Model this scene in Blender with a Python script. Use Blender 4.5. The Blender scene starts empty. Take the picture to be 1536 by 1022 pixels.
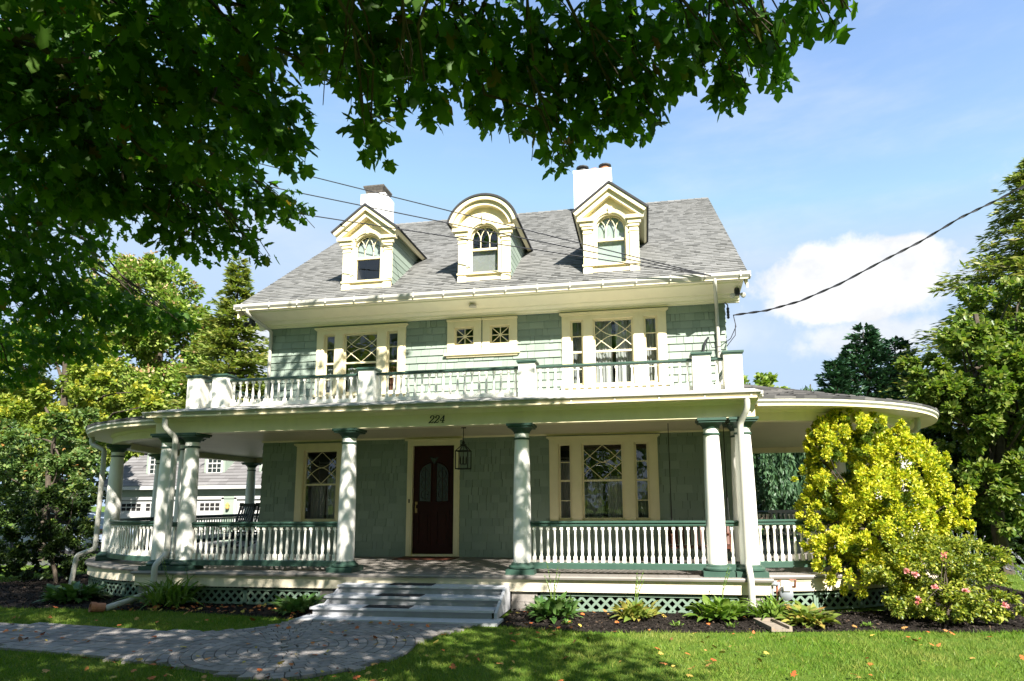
import bpy, math, random
import numpy as np
from mathutils import Vector, Matrix
random.seed(7); rng = np.random.default_rng(7)
R = math.radians
sc = bpy.context.scene
col = sc.collection

# ------------------------------------------------------------------ camera
CF, CYAW, CPIT, CROLL, CCX, CCY, CZ = 952.28, 0.17, 0.1523, -0.0082, 802.7, 604.72, 1.749
_r = Vector((math.cos(CYAW), math.sin(CYAW), 0))
_f = Vector((-math.sin(CYAW)*math.cos(CPIT), math.cos(CYAW)*math.cos(CPIT), math.sin(CPIT)))
_u = _r.cross(_f)
CR = _r*math.cos(CROLL) + _u*math.sin(CROLL)
CU = -_r*math.sin(CROLL) + _u*math.cos(CROLL)
cd = bpy.data.cameras.new('camera'); cam = bpy.data.objects.new('camera', cd); col.objects.link(cam)
cam.matrix_world = Matrix(((CR.x, CU.x, -_f.x, 0), (CR.y, CU.y, -_f.y, 0), (CR.z, CU.z, -_f.z, CZ), (0, 0, 0, 1)))
cd.sensor_width = 36; cd.lens = CF/1536*36
cd.shift_x = -(CCX-768)/1536; cd.shift_y = (CCY-511)/1536
cd.clip_start = 0.05; cd.clip_end = 2000
sc.camera = cam
def ray(a, b): return _f + CR*((a-CCX)/CF) + CU*((CCY-b)/CF)
def at(a, b, y):
    d = ray(a, b); return Vector((0, 0, CZ)) + d*(y/d.y)
def gnd(a, b, z=0):
    d = ray(a, b); return Vector((0, 0, CZ)) + d*((z-CZ)/d.z)

# ------------------------------------------------------------------ world, sun, exposure
SUN_DIR = Vector((-.56, .9, -.88)).normalized()
SUN_EL = math.asin(-SUN_DIR.z)
world = bpy.data.worlds.new('World'); sc.world = world; world.use_nodes = True
def build_world():
    nt = world.node_tree; N = nt.nodes; Lk = nt.links
    for n in list(N): N.remove(n)
    out = N.new('ShaderNodeOutputWorld'); bg = N.new('ShaderNodeBackground')
    sky = N.new('ShaderNodeTexSky'); sky.sky_type = 'NISHITA'; sky.sun_disc = False
    sky.sun_elevation = SUN_EL; sky.sun_rotation = math.atan2(-SUN_DIR.x, -SUN_DIR.y)
    sky.air_density = 1.0; sky.dust_density = .25; sky.ozone_density = 1.0; sky.altitude = 50
    bg.inputs[1].default_value = .11
    tc = N.new('ShaderNodeTexCoord')
    def math_(op, a, b=None, c=None):
        m = N.new('ShaderNodeMath'); m.operation = op
        for i, v in enumerate((a, b, c)):
            if v is None: continue
            if isinstance(v, (int, float)): m.inputs[i].default_value = v
            else: Lk.new(v, m.inputs[i])
        return m.outputs[0]
    def dot(v):
        m = N.new('ShaderNodeVectorMath'); m.operation = 'DOT_PRODUCT'
        Lk.new(tc.outputs['Generated'], m.inputs[0]); m.inputs[1].default_value = tuple(v); return m.outputs['Value']
    def noise(scale, detail, rough, sx=1, sy=1, sz=1, off=0):
        mp = N.new('ShaderNodeMapping'); mp.inputs['Scale'].default_value = (sx, sy, sz); mp.inputs['Location'].default_value = (off, off*.7, off*.3)
        Lk.new(tc.outputs['Generated'], mp.inputs[0])
        n = N.new('ShaderNodeTexNoise'); n.inputs['Scale'].default_value = scale; n.inputs['Detail'].default_value = detail; n.inputs['Roughness'].default_value = rough
        Lk.new(mp.outputs[0], n.inputs['Vector']); return n.outputs['Fac']
    def smooth(v, a, b, lo=0., hi=1.):
        m = N.new('ShaderNodeMapRange'); m.interpolation_type = 'SMOOTHSTEP'
        Lk.new(v, m.inputs[0]); m.inputs[1].default_value = a; m.inputs[2].default_value = b; m.inputs[3].default_value = lo; m.inputs[4].default_value = hi
        return m.outputs[0]
    n1 = noise(16, 9, .6)
    def cloud(a, b, wa, wb, amp, soft):
        d = ray(a, b).normalized(); rt = d.cross(Vector((0, 0, 1))).normalized(); up = rt.cross(d)
        x = math_('DIVIDE', dot(rt), wa); y = math_('DIVIDE', dot(up), wb)
        r = math_('SQRT', math_('ADD', math_('MULTIPLY', x, x), math_('MULTIPLY', y, y)))
        v = math_('ADD', math_('SUBTRACT', 1., r), math_('MULTIPLY', math_('SUBTRACT', n1, .5), amp))
        front = smooth(dot(d), .5, .6)
        return math_('MULTIPLY', smooth(v, 0, soft), front)
    c1 = cloud(1278, 425, .15, .066, 1.1, .3)
    c1b = cloud(1345, 388, .066, .036, 1.0, .3)
    c2 = cloud(1300, 505, .11, .035, 1.6, .55)
    c3 = cloud(1118, 378, .03, .02, 5, 1.6)
    c5 = cloud(1100, 500, .13, .05, 1.5, 1.2)
    c4 = cloud(1492, 268, .022, .02, 6, 2)
    c6 = cloud(400, 520, .1, .06, 1.5, .8)
    m = c1
    for c, k in ((c1b, 1), (c2, .75), (c3, .6), (c4, .35), (c5, .35), (c6, .7)):
        m = math_('MAXIMUM', m, math_('MULTIPLY', c, k))
    cir = math_('MULTIPLY', smooth(noise(2.2, 6, .6, 1, 1.6, 4, 3.3), .45, .78), .3)
    m = math_('MAXIMUM', m, cir)
    shade = smooth(noise(14, 5, .6, 1, 1, 1.4, 1.7), .3, .6, .25, 1.0)
    mix = N.new('ShaderNodeMix'); mix.data_type = 'RGBA'
    dk = N.new('ShaderNodeMix'); dk.data_type = 'RGBA'; dk.blend_type = 'DARKEN'; dk.inputs['Factor'].default_value = 1
    Lk.new(sky.outputs[0], dk.inputs['A']); dk.inputs['B'].default_value = (1.65, 2.15, 2.85, 1)
    Lk.new(m, mix.inputs['Factor']); Lk.new(dk.outputs['Result'], mix.inputs['A'])
    cc = N.new('ShaderNodeMix'); cc.data_type = 'RGBA'; cc.inputs['A'].default_value = (2.35, 2.45, 2.6, 1); cc.inputs['B'].default_value = (3.05, 3.06, 3.1, 1)
    Lk.new(shade, cc.inputs['Factor']); Lk.new(cc.outputs['Result'], mix.inputs['B'])
    Lk.new(mix.outputs['Result'], bg.inputs[0]); Lk.new(bg.outputs[0], out.inputs[0])
build_world()
sd = bpy.data.lights.new('sun', 'SUN'); sd.energy = 5.0; sd.angle = R(.53); sd.color = (1, .945, .86)
sun = bpy.data.objects.new('sun', sd); col.objects.link(sun)
sun.rotation_euler = SUN_DIR.to_track_quat('-Z', 'Y').to_euler()
sc.view_settings.view_transform = 'Standard'; sc.view_settings.look = 'None'
sc.view_settings.exposure = 1.7; sc.view_settings.gamma = 1

# ------------------------------------------------------------------ materials
def newmat(name):
    m = bpy.data.materials.new(name); m.use_nodes = True
    nt = m.node_tree; b = nt.nodes['Principled BSDF']; return m, nt, b
def noise_node(nt, scale, detail=4, rough=.55, vec='Object', stretch=None):
    tc = nt.nodes.new('ShaderNodeTexCoord'); n = nt.nodes.new('ShaderNodeTexNoise')
    n.inputs['Scale'].default_value = scale; n.inputs['Detail'].default_value = detail; n.inputs['Roughness'].default_value = rough
    src = tc.outputs[vec]
    if stretch:
        mp = nt.nodes.new('ShaderNodeMapping'); mp.inputs['Scale'].default_value = stretch; nt.links.new(src, mp.inputs[0]); src = mp.outputs[0]
    nt.links.new(src, n.inputs['Vector']); return n.outputs['Fac']
def ramp(nt, fac, stops):
    r = nt.nodes.new('ShaderNodeValToRGB'); e = r.color_ramp.elements
    while len(e) < len(stops): e.new(.5)
    for el, (p, c) in zip(e, stops): el.position = p; el.color = (*c, 1)
    nt.links.new(fac, r.inputs[0]); return r.outputs[0]
def mixc(nt, fac, a, b, mode='MIX'):
    m = nt.nodes.new('ShaderNodeMix'); m.data_type = 'RGBA'; m.blend_type = mode
    for v, k in ((fac, 'Factor'), (a, 'A'), (b, 'B')):
        if isinstance(v, (int, float)): m.inputs[k].default_value = v
        elif isinstance(v, tuple): m.inputs[k].default_value = (*v, 1)
        else: nt.links.new(v, m.inputs[k])
    return m.outputs['Result']
def island(nt):
    g = nt.nodes.new('ShaderNodeNewGeometry'); return g.outputs['Random Per Island']
def bump(nt, b, h, strength=.3, dist=.01):
    bp = nt.nodes.new('ShaderNodeBump'); bp.inputs['Strength'].default_value = strength; bp.inputs['Distance'].default_value = dist
    nt.links.new(h, bp.inputs['Height']); nt.links.new(bp.outputs[0], b.inputs['Normal'])
def vary(c, k): return tuple(max(0, x*k) for x in c)
def paint(name, c, rough=.5, var=.1, scale=3., dirt=.0, spec=.4, bs=.12):
    m, nt, b = newmat(name)
    n = noise_node(nt, scale, 5, .6)
    colr = ramp(nt, n, [(.3, vary(c, 1-var)), (.7, vary(c, 1+var*.5))])
    if dirt:
        d = noise_node(nt, 5, 6, .65, stretch=(1, 1, .35))
        f = ramp(nt, d, [(.52, (0, 0, 0)), (.75, (dirt, dirt, dirt))])
        colr = mixc(nt, f, colr, (.19, .17, .13))
    nt.links.new(colr, b.inputs['Base Color']); b.inputs['Roughness'].default_value = rough; b.inputs['Specular IOR Level'].default_value = spec
    bump(nt, b, noise_node(nt, 45, 3), bs, .004)
    return m
def island_mat(name, stops, rough=.8, big=None, bscale=60, bstr=.3, spec=.25):
    m, nt, b = newmat(name)
    c = ramp(nt, island(nt), stops)
    if big: c = mixc(nt, ramp(nt, noise_node(nt, big[0], 4), [(.35, (0, 0, 0)), (.7, (big[2],)*3)]), c, big[1])
    nt.links.new(c, b.inputs['Base Color']); b.inputs['Roughness'].default_value = rough; b.inputs['Specular IOR Level'].default_value = spec
    if bstr: bump(nt, b, noise_node(nt, bscale, 3), bstr, .004)
    return m
def leaf_mat(name, stops, trans=.35, rough=.45, tint=(1.15, 1.25, .5), spec=.35):
    m, nt, b = newmat(name)
    c = ramp(nt, island(nt), stops)
    nt.links.new(c, b.inputs['Base Color']); b.inputs['Roughness'].default_value = rough; b.inputs['Specular IOR Level'].default_value = spec
    t = nt.nodes.new('ShaderNodeBsdfTranslucent')
    tc = mixc(nt, 1., c, tint, 'MULTIPLY'); nt.links.new(tc, t.inputs[0])
    mx = nt.nodes.new('ShaderNodeMixShader'); mx.inputs[0].default_value = trans
    nt.links.new(b.outputs[0], mx.inputs[1]); nt.links.new(t.outputs[0], mx.inputs[2])
    nt.links.new(mx.outputs[0], nt.nodes['Material Output'].inputs[0])
    return m
CREAM = (.76, .67, .44)
M = {}
M['cream'] = paint('cream_paint', CREAM, .45, .06, 2.5, .12)
M['white'] = paint('white_paint', (.82, .80, .74), .5, .06, 2.5, .25)
M['rail_white'] = paint('weathered_white_paint', (.80, .78, .70), .5, .08, 6, .22)
M['ceiling'] = paint('porch_ceiling_paint', (.60, .54, .38), .5, .06, 1.5, .1)
M['green'] = paint('dark_green_paint', (.036, .078, .058), .42, .15, 4, .06)
M['gutter'] = paint('gutter_enamel', (.47, .455, .40), .4, .06, 3, .25)
M['floor'] = paint('grey_porch_floor_paint', (.22, .20, .18), .45, .15, 4, .15)
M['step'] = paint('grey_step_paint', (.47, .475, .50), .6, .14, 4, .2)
M['riser'] = paint('shaded_riser_grey', (.31, .315, .335), .6, .14, 4, .3)  # step grey darkened: shade under the nosings put into the colour
M['fascia'] = paint('skirt_board_paint', (.70, .63, .48), .5, .1, 3, .28)
M['siding'] = island_mat('sage_green_shingles', [(0, (.20, .252, .208)), (.5, (.232, .287, .238)), (1, (.262, .32, .266))], .55, (1.2, (.19, .235, .195), .35), 30, .25, .3)
M['siding_back'] = paint('sage_backing', (.04, .055, .045), .8)
M['dormer_roof'] = paint('dormer_felt', (.035, .035, .038), .9, .2, 8)
M['roof'] = island_mat('grey_asphalt_shingles', [(0, (.085, .086, .083)), (.15, (.13, .131, .126)), (.4, (.155, .156, .15)), (1, (.18, .18, .174))], .9, (.6, (.12, .12, .115), .35), 120, .5, .15)
M['porchroof'] = island_mat('dark_grey_shingles', [(0, (.035, .035, .036)), (.6, (.075, .074, .073)), (1, (.13, .125, .12))], .9, None, 120, .4, .15)
M['dark'] = paint('dark_metal', (.02, .02, .02), .45, .2, 6)
M['wire'] = paint('black_wire', (.02, .021, .026), .6)
M['chimney'] = paint('white_stucco', (.84, .83, .80), .8, .05, 3, .1, .2, .5)
M['soot'] = paint('sooty_brick', (.10, .09, .08), .9, .5, 14, .3, .2, .6)
M['terracotta'] = paint('terracotta', (.42, .17, .09), .8, .2, 8)
M['door'] = paint('mahogany_door', (.030, .006, .0045), .45, .35, 12, 0, .15)
M['brass'] = paint('brass', (.45, .30, .10), .3, .2, 10)
M['mat'] = paint('dark_rubber_mat', (.022, .022, .024), .85, .3, 60)
M['stone'] = paint('rough_stone', (.26, .24, .22), .9, .35, 8, .3, .2, .8)
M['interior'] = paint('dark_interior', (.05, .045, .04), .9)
M['curtain'] = paint('white_curtain', (.27, .27, .27), .9, .1, 3)
M['blind'] = paint('grey_blind', (.17, .175, .175), .8, .1, 3)
M['blind_pale'] = paint('pale_blind', (.30, .345, .33), .8, .05, 3)
M['wood'] = paint('red_brown_wood', (.11, .038, .022), .5, .3, 10)
M['bark'] = paint('bark', (.075, .06, .045), .9, .4, 9, .2, .2, 1.)
M['concrete'] = paint('concrete', (.24, .20, .16), .9, .2, 9, .2, .2, .5)
M['meter'] = paint('grey_meter_paint', (.22, .24, .26), .45, .1, 6, .1)
M['rust'] = paint('rusty_pipe', (.25, .10, .06), .7, .4, 12)
M['lattice'] = paint('lattice_green', (.15, .215, .16), .55, .15, 6, .15)
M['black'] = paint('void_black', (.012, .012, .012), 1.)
def glass_mat(name, tint=(.9, .94, .92), refl=1.0):
    m, nt, b = newmat(name); nt.nodes.remove(b)
    t = nt.nodes.new('ShaderNodeBsdfTransparent'); t.inputs[0].default_value = (*tint, 1)
    g = nt.nodes.new('ShaderNodeBsdfGlossy'); g.inputs['Roughness'].default_value = .015; g.inputs[0].default_value = (refl, refl, refl, 1)
    lw = nt.nodes.new('ShaderNodeLayerWeight'); lw.inputs['Blend'].default_value = .5
    pw = nt.nodes.new('ShaderNodeMath'); pw.operation = 'POWER'; nt.links.new(lw.outputs['Facing'], pw.inputs[0]); pw.inputs[1].default_value = 4.
    fr = nt.nodes.new('ShaderNodeMath'); fr.operation = 'MULTIPLY_ADD'; nt.links.new(pw.outputs[0], fr.inputs[0]); fr.inputs[1].default_value = .9; fr.inputs[2].default_value = .075
    bpn = nt.nodes.new('ShaderNodeBump'); bpn.inputs['Strength'].default_value = .06; bpn.inputs['Distance'].default_value = .05
    nt.links.new(noise_node(nt, 2.2, 2), bpn.inputs['Height']); nt.links.new(bpn.outputs[0], g.inputs['Normal'])
    mx = nt.nodes.new('ShaderNodeMixShader'); nt.links.new(fr.outputs[0], mx.inputs[0]); nt.links.new(t.outputs[0], mx.inputs[1]); nt.links.new(g.outputs[0], mx.inputs[2])
    nt.links.new(mx.outputs[0], nt.nodes['Material Output'].inputs[0]); return m
M['glass'] = glass_mat('window_glass')
M['lead_glass'] = paint('leaded_glass', (.022, .03, .03), .25, .6, 25, 0, .4)

# ------------------------------------------------------------------ mesh helpers
WP = {}          # world position of parents (translations only)
class MB:
    def __init__(s): s.v = []; s.f = []; s.m = []; s.mi = 0
    def add(s, vs, fs):
        o = len(s.v); s.v += [tuple(p) for p in vs]; s.f += [tuple(o+i for i in f) for f in fs]; s.m += [s.mi]*len(fs); return s
    def box(s, x0, x1, y0, y1, z0, z1):
        return s.add([(x0, y0, z0), (x1, y0, z0), (x1, y1, z0), (x0, y1, z0), (x0, y0, z1), (x1, y0, z1), (x1, y1, z1), (x0, y1, z1)],
                     [(0, 3, 2, 1), (4, 5, 6, 7), (0, 1, 5, 4), (1, 2, 6, 5), (2, 3, 7, 6), (3, 0, 4, 7)])
    def obox(s, c, ax, ay, az):   # oriented box, half-axis vectors
        c, ax, ay, az = map(Vector, (c, ax, ay, az))
        vs = [c+ax*i+ay*j+az*k for k in (-1, 1) for (i, j) in ((-1, -1), (1, -1), (1, 1), (-1, 1))]
        return s.add(vs, [(0, 3, 2, 1), (4, 5, 6, 7), (0, 1, 5, 4), (1, 2, 6, 5), (2, 3, 7, 6), (3, 0, 4, 7)])
    def bar(s, a, b, w, h, up=(0, 0, 1)):
        a, b = Vector(a), Vector(b); d = b-a
        if d.length < 1e-6: return s
        up = Vector(up); x = d.cross(up)
        if x.length < 1e-5: x = d.cross(Vector((1, 0, 0)))
        x.normalize(); y = x.cross(d).normalized()
        return s.obox((a+b)/2, x*w/2, d/2, y*h/2)
    def tube(s, pts, rad, n=8, caps=True):
        pts = [Vector(p) for p in pts]; k = len(pts)
        rr = rad if isinstance(rad, (list, tuple)) else [rad]*k
        o = len(s.v); ref = None
        for i, p in enumerate(pts):
            t = (pts[min(i+1, k-1)]-pts[max(i-1, 0)])
            if t.length < 1e-9: t = Vector((0, 0, 1))
            t.normalize()
            if ref is None: ref = t.orthogonal().normalized()
            ref = (ref - t*ref.dot(t)); ref = ref.normalized() if ref.length > 1e-6 else t.orthogonal().normalized()
            b = t.cross(ref)
            for j in range(n):
                a = 2*math.pi*j/n; s.v.append(tuple(p+(ref*math.cos(a)+b*math.sin(a))*rr[i]))
        for i in range(k-1):
            for j in range(n):
                s.f.append((o+i*n+j, o+i*n+(j+1) % n, o+(i+1)*n+(j+1) % n, o+(i+1)*n+j)); s.m.append(s.mi)
        if caps:
            s.f.append(tuple(o+j for j in range(n-1, -1, -1))); s.f.append(tuple(o+(k-1)*n+j for j in range(n))); s.m += [s.mi]*2
        return s
    def lathe(s, prof, c=(0, 0, 0), n=16, closed=True):
        o = len(s.v); cx, cy, cz = c
        for (r, z) in prof:
            for j in range(n):
                a = 2*math.pi*(j+.5)/n; s.v.append((cx+r*math.cos(a), cy+r*math.sin(a), cz+z))
        for i in range(len(prof)-1):
            for j in range(n):
                s.f.append((o+i*n+j, o+i*n+(j+1) % n, o+(i+1)*n+(j+1) % n, o+(i+1)*n+j)); s.m.append(s.mi)
        if closed:
            s.f.append(tuple(o+j for j in range(n-1, -1, -1))); s.f.append(tuple(o+(len(prof)-1)*n+j for j in range(n))); s.m += [s.mi]*2
        return s
    def prism(s, poly, axis, a, b):   # polygon in the plane normal to axis, extruded from a to b
        def P(p, t):
            return {'y': (p[0], t, p[1]), 'x': (t, p[0], p[1]), 'z': (p[0], p[1], t)}[axis]
        n = len(poly); vs = [P(p, a) for p in poly]+[P(p, b) for p in poly]
        return s.add(vs, [tuple(range(n)), tuple(range(2*n-1, n-1, -1))]+[(i, i+n, (i+1) % n+n, (i+1) % n) for i in range(n)])
    def sweep(s, path, prof, closed=False):  # horizontal path of (x,y); profile of (outward offset, z)
        k = len(path); o = len(s.v); n = len(prof)
        for i in range(k):
            p = Vector((*path[i], 0)); t = Vector((0, 0, 0))
            tang = []
            if i > 0: tang.append((Vector((*path[i], 0))-Vector((*path[i-1], 0))).normalized())
            if i < k-1: tang.append((Vector((*path[i+1], 0))-Vector((*path[i], 0))).normalized())
            nn = [Vector((q.y, -q.x, 0)) for q in tang]
            if len(nn) == 2:
                m = (nn[0]+nn[1]); m = m/max(.3, (1+nn[0].dot(nn[1])))
            else: m = nn[0]
            for (d, z) in prof: s.v.append((p.x+m.x*d, p.y+m.y*d, z))
        for i in range(k-1):
            for j in range(n):
                s.f.append((o+i*n+j, o+i*n+(j+1) % n, o+(i+1)*n+(j+1) % n, o+(i+1)*n+j)); s.m.append(s.mi)
        s.f.append(tuple(o+j for j in range(n))); s.f.append(tuple(o+(k-1)*n+j for j in range(n-1, -1, -1))); s.m += [s.mi]*2
        return s
    def mesh(s, name, mats):
        me = bpy.data.meshes.new(name); me.from_pydata(s.v, [], s.f)
        for m in (mats if isinstance(mats, (list, tuple)) else [mats]): me.materials.append(m)
        if any(s.m): me.polygons.foreach_set('material_index', s.m)
        me.update(); return me
    def build(s, name, mats, parent=None, smooth=0):
        import bmesh
        me = s.mesh(name, mats)
        bm = bmesh.new(); bm.from_mesh(me); bmesh.ops.recalc_face_normals(bm, faces=bm.faces); bm.to_mesh(me); bm.free()
        if smooth: smooth_mesh(me, smooth)
        return link(name, me, parent)
def smooth_mesh(me, ang=40):
    me.polygons.foreach_set('use_smooth', [True]*len(me.polygons))
    try: me.set_sharp_from_angle(angle=R(ang))
    except Exception: pass
def link(name, me, parent=None, loc=None):
    o = bpy.data.objects.new(name, me); col.objects.link(o)
    base = Vector(loc) if loc is not None else Vector((0, 0, 0))
    if parent is not None:
        o.parent = parent; o.location = base - WP.get(parent.name, Vector((0, 0, 0)))
    else: o.location = base
    WP[o.name] = base
    return o
def tag(o, label=None, cat=None, group=None, kind=None):
    for k, v in (('label', label), ('category', cat), ('group', group), ('kind', kind)):
        if v: o[k] = v
    return o
def thing(name, loc, label, cat, group=None, rz=0):
    o = bpy.data.objects.new(name, None); o.empty_display_size = .2; col.objects.link(o); o.location = loc; o.rotation_euler.z = rz
    WP[o.name] = Vector(loc) if rz == 0 else Vector((0, 0, 0)); return tag(o, label, cat, group)
def copy_tree(o, parent=None):
    c = o.copy(); col.objects.link(c); c.parent = parent
    for ch in list(o.children): copy_tree(ch, c)
    return c
def fast_mesh(name, V, F, mat):
    """V (n,3) float, F (m,k) int: one mesh of equal polygons"""
    me = bpy.data.meshes.new(name); V = np.ascontiguousarray(V, np.float32); F = np.ascontiguousarray(F, np.int32)
    me.vertices.add(len(V)); me.vertices.foreach_set('co', V.ravel())
    me.loops.add(F.size); me.loops.foreach_set('vertex_index', F.ravel())
    me.polygons.add(len(F)); me.polygons.foreach_set('loop_start', np.arange(0, F.size, F.shape[1], dtype=np.int32))
    me.update(calc_edges=True); me.materials.append(mat); return me
def unit(a): return a/np.maximum(np.linalg.norm(a, axis=-1, keepdims=True), 1e-9)
DIAMOND = (np.array([(0, 0, 0), (.32, .45, .06), (0, 1, 0), (-.32, .45, .06)]), np.array([(0, 1, 2, 3)]))
OVAL = (np.array([(0, 0, 0), (.27, .3, .05), (.25, .65, .05), (0, 1, -.05), (-.25, .65, .05), (-.27, .3, .05)]), np.array([(0, 1, 2, 3), (0, 3, 4, 5)]))
NEEDLE = (np.array([(0, 0, 0), (.09, .5, .02), (0, 1, 0), (-.09, .5, .02)]), np.array([(0, 1, 2, 3)]))
BLADE = (np.array([(-.5, 0, 0), (.5, 0, 0), (0, 1, 0)]), np.array([(0, 1, 2)]))
_h = [(0, 0), (.30, -.12), (.24, .14), (.56, .36), (.22, .40), (.30, .66), (0, 1)]
_mv = [(0, 0, 0), (0, 1, -.06)]+[(x, y, -.35*x*x-.08*(y-.4)**2) for x, y in _h[1:6]]+[(-x, y, -.35*x*x-.08*(y-.4)**2) for x, y in _h[1:6]]
MAPLE = (np.array(_mv, float), np.array([(0, 2, 3, 4, 5, 6, 1), (0, 1, 11, 10, 9, 8, 7)]))
def leaf_cloud(name, P, D, Nn, S, shape, mat, parent=None, width=1.):
    """one mesh of leaves: P base, D direction of the blade, Nn rough normal, S length"""
    D = unit(D); X = unit(np.cross(D, Nn)); Z = np.cross(X, D)
    v, f = shape; k = len(v)
    V = P[:, None, :] + S[:, None, None]*(X[:, None, :]*(v[None, :, 0:1]*width) + D[:, None, :]*v[None, :, 1:2] + Z[:, None, :]*v[None, :, 2:3])
    F = (np.arange(len(P))[:, None, None]*k + f[None]).reshape(-1, f.shape[1])
    me = fast_mesh(name, V.reshape(-1, 3), F, mat)
    return link(name, me, parent)
def sphere_pts(n):
    return unit(rng.normal(size=(n, 3)))

# ================================================================== THE HOUSE
XL, XR, YW, YB = -8.73, 1.76, 13.47, 23.9       # walls
FZ = .56                                         # porch floor
CX, WY = -3.62, 15.0                             # porch centre line, wing centre
house = thing('house', (-3.48, 13.47, 0), 'large three storey sage green shingled house with cream wraparound porch and three dormers', 'house')
EAVE_Y, EAVE_Z, SL = 12.66, 6.2, .756
RIDGE_Y, RIDGE_Z = 18.68, 10.75
def roof_z(y): return EAVE_Z+SL*(y-EAVE_Y)

# ---- shingled walls (every shingle a wedge of its own, one mesh per wall)
def shingle_wall(name, org, dx, nrm, L, z0, z1, holes, top=None):
    org, dx, nrm = Vector(org), Vector(dx), Vector(nrm); mb = MB(); bk = MB(); h = .165; z = z0
    def P(s, z, o): return org+dx*s+nrm*o+Vector((0, 0, z))
    while z < z1-.02:
        ze = min(z+h, z1)
        a, b = 0., L
        if top: a, b = top(z+h*.5)
        iv = [(a, b)]
        for (h0, h1, q0, q1) in holes:
            if q0 < (z+ze)/2 < q1:
                nv = []
                for (s0, s1) in iv:
                    if h1 <= s0 or h0 >= s1: nv.append((s0, s1)); continue
                    if h0 > s0: nv.append((s0, h0))
                    if h1 < s1: nv.append((h1, s1))
                iv = nv
        for (s0, s1) in iv:
            if s1-s0 < .01: continue
            bk.add([P(s0, z, .001), P(s1, z, .001), P(s1, ze, .001), P(s0, ze, .001)], [(0, 1, 2, 3)])
            s = s0
            while s < s1-1e-4:
                w = random.choice((.1, .15, .2, .26, .33)); e = min(s+w, s1)
                if s1-e < .07: e = s1
                g = random.choice((.0015, .0025, .005)); o1 = .030+random.uniform(-.005, .004); o2 = .005; dz = random.uniform(0, .004)
                zt = ze+.008
                v = [P(s+g, z-.006+dz, 0), P(e-g, z-.006+dz, 0), P(e-g, z-.006+dz, o1), P(s+g, z-.006+dz, o1), P(s+g, zt, o2), P(e-g, zt, o2), P(s+g, zt, 0), P(e-g, zt, 0)]
                mb.add(v, [(0, 1, 2, 3), (3, 2, 5, 4), (0, 3, 4, 6), (1, 7, 5, 2)])
                s = e
        z += h
    w = mb.build(name, M['siding'], house); bk.build('sheathing', M['siding_back'], w)
FRONT_HOLES = []   # (x0,x1,z0,z1)
WIN = {'up_l': (-7.49, -5.30, 4.10, 5.78), 'up_r': (-1.70, .55, 4.08, 5.80), 'lo_r': (-2.01, .27, 1.22, 3.09), 'lo_l': (-7.86, -6.67, 1.22, 3.07),
       'sq_a': (-4.31, -3.52, 5.03, 5.80), 'sq_b': (-3.49, -2.70, 5.03, 5.80), 'door': (-5.19, -3.99, FZ, 3.11)}
holes = [(a+.06-XL, b-.06-XL, c+.05, d-.06) for a, b, c, d in WIN.values()]
shingle_wall('wall', (XL, YW, 0), (1, 0, 0), (0, -1, 0), XR-XL, FZ, 5.9, holes)
gt = lambda z: (max(0, (z-EAVE_Z)/SL+EAVE_Y-YW+.12), min(YB-YW, 2*RIDGE_Y-((z-EAVE_Z)/SL+EAVE_Y)-YW-.12)) if z > 5.9 else (0, YB-YW)
shingle_wall('wall', (XL, YW, 0), (0, 1, 0), (-1, 0, 0), YB-YW, FZ-.4, 10.4, [], gt)
shingle_wall('wall', (XR, YW, 0), (0, 1, 0), (1, 0, 0), YB-YW, FZ-.4, 10.4, [], gt)
MB().box(XL, XR, YB-.05, YB, 0, 6.1).build('rear_wall', M['siding_back'], house)
MB().box(XL+.35, XR-.35, YW+.95, YB-.1, 0, 6.0).build('core_wall', M['interior'], house)

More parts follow.
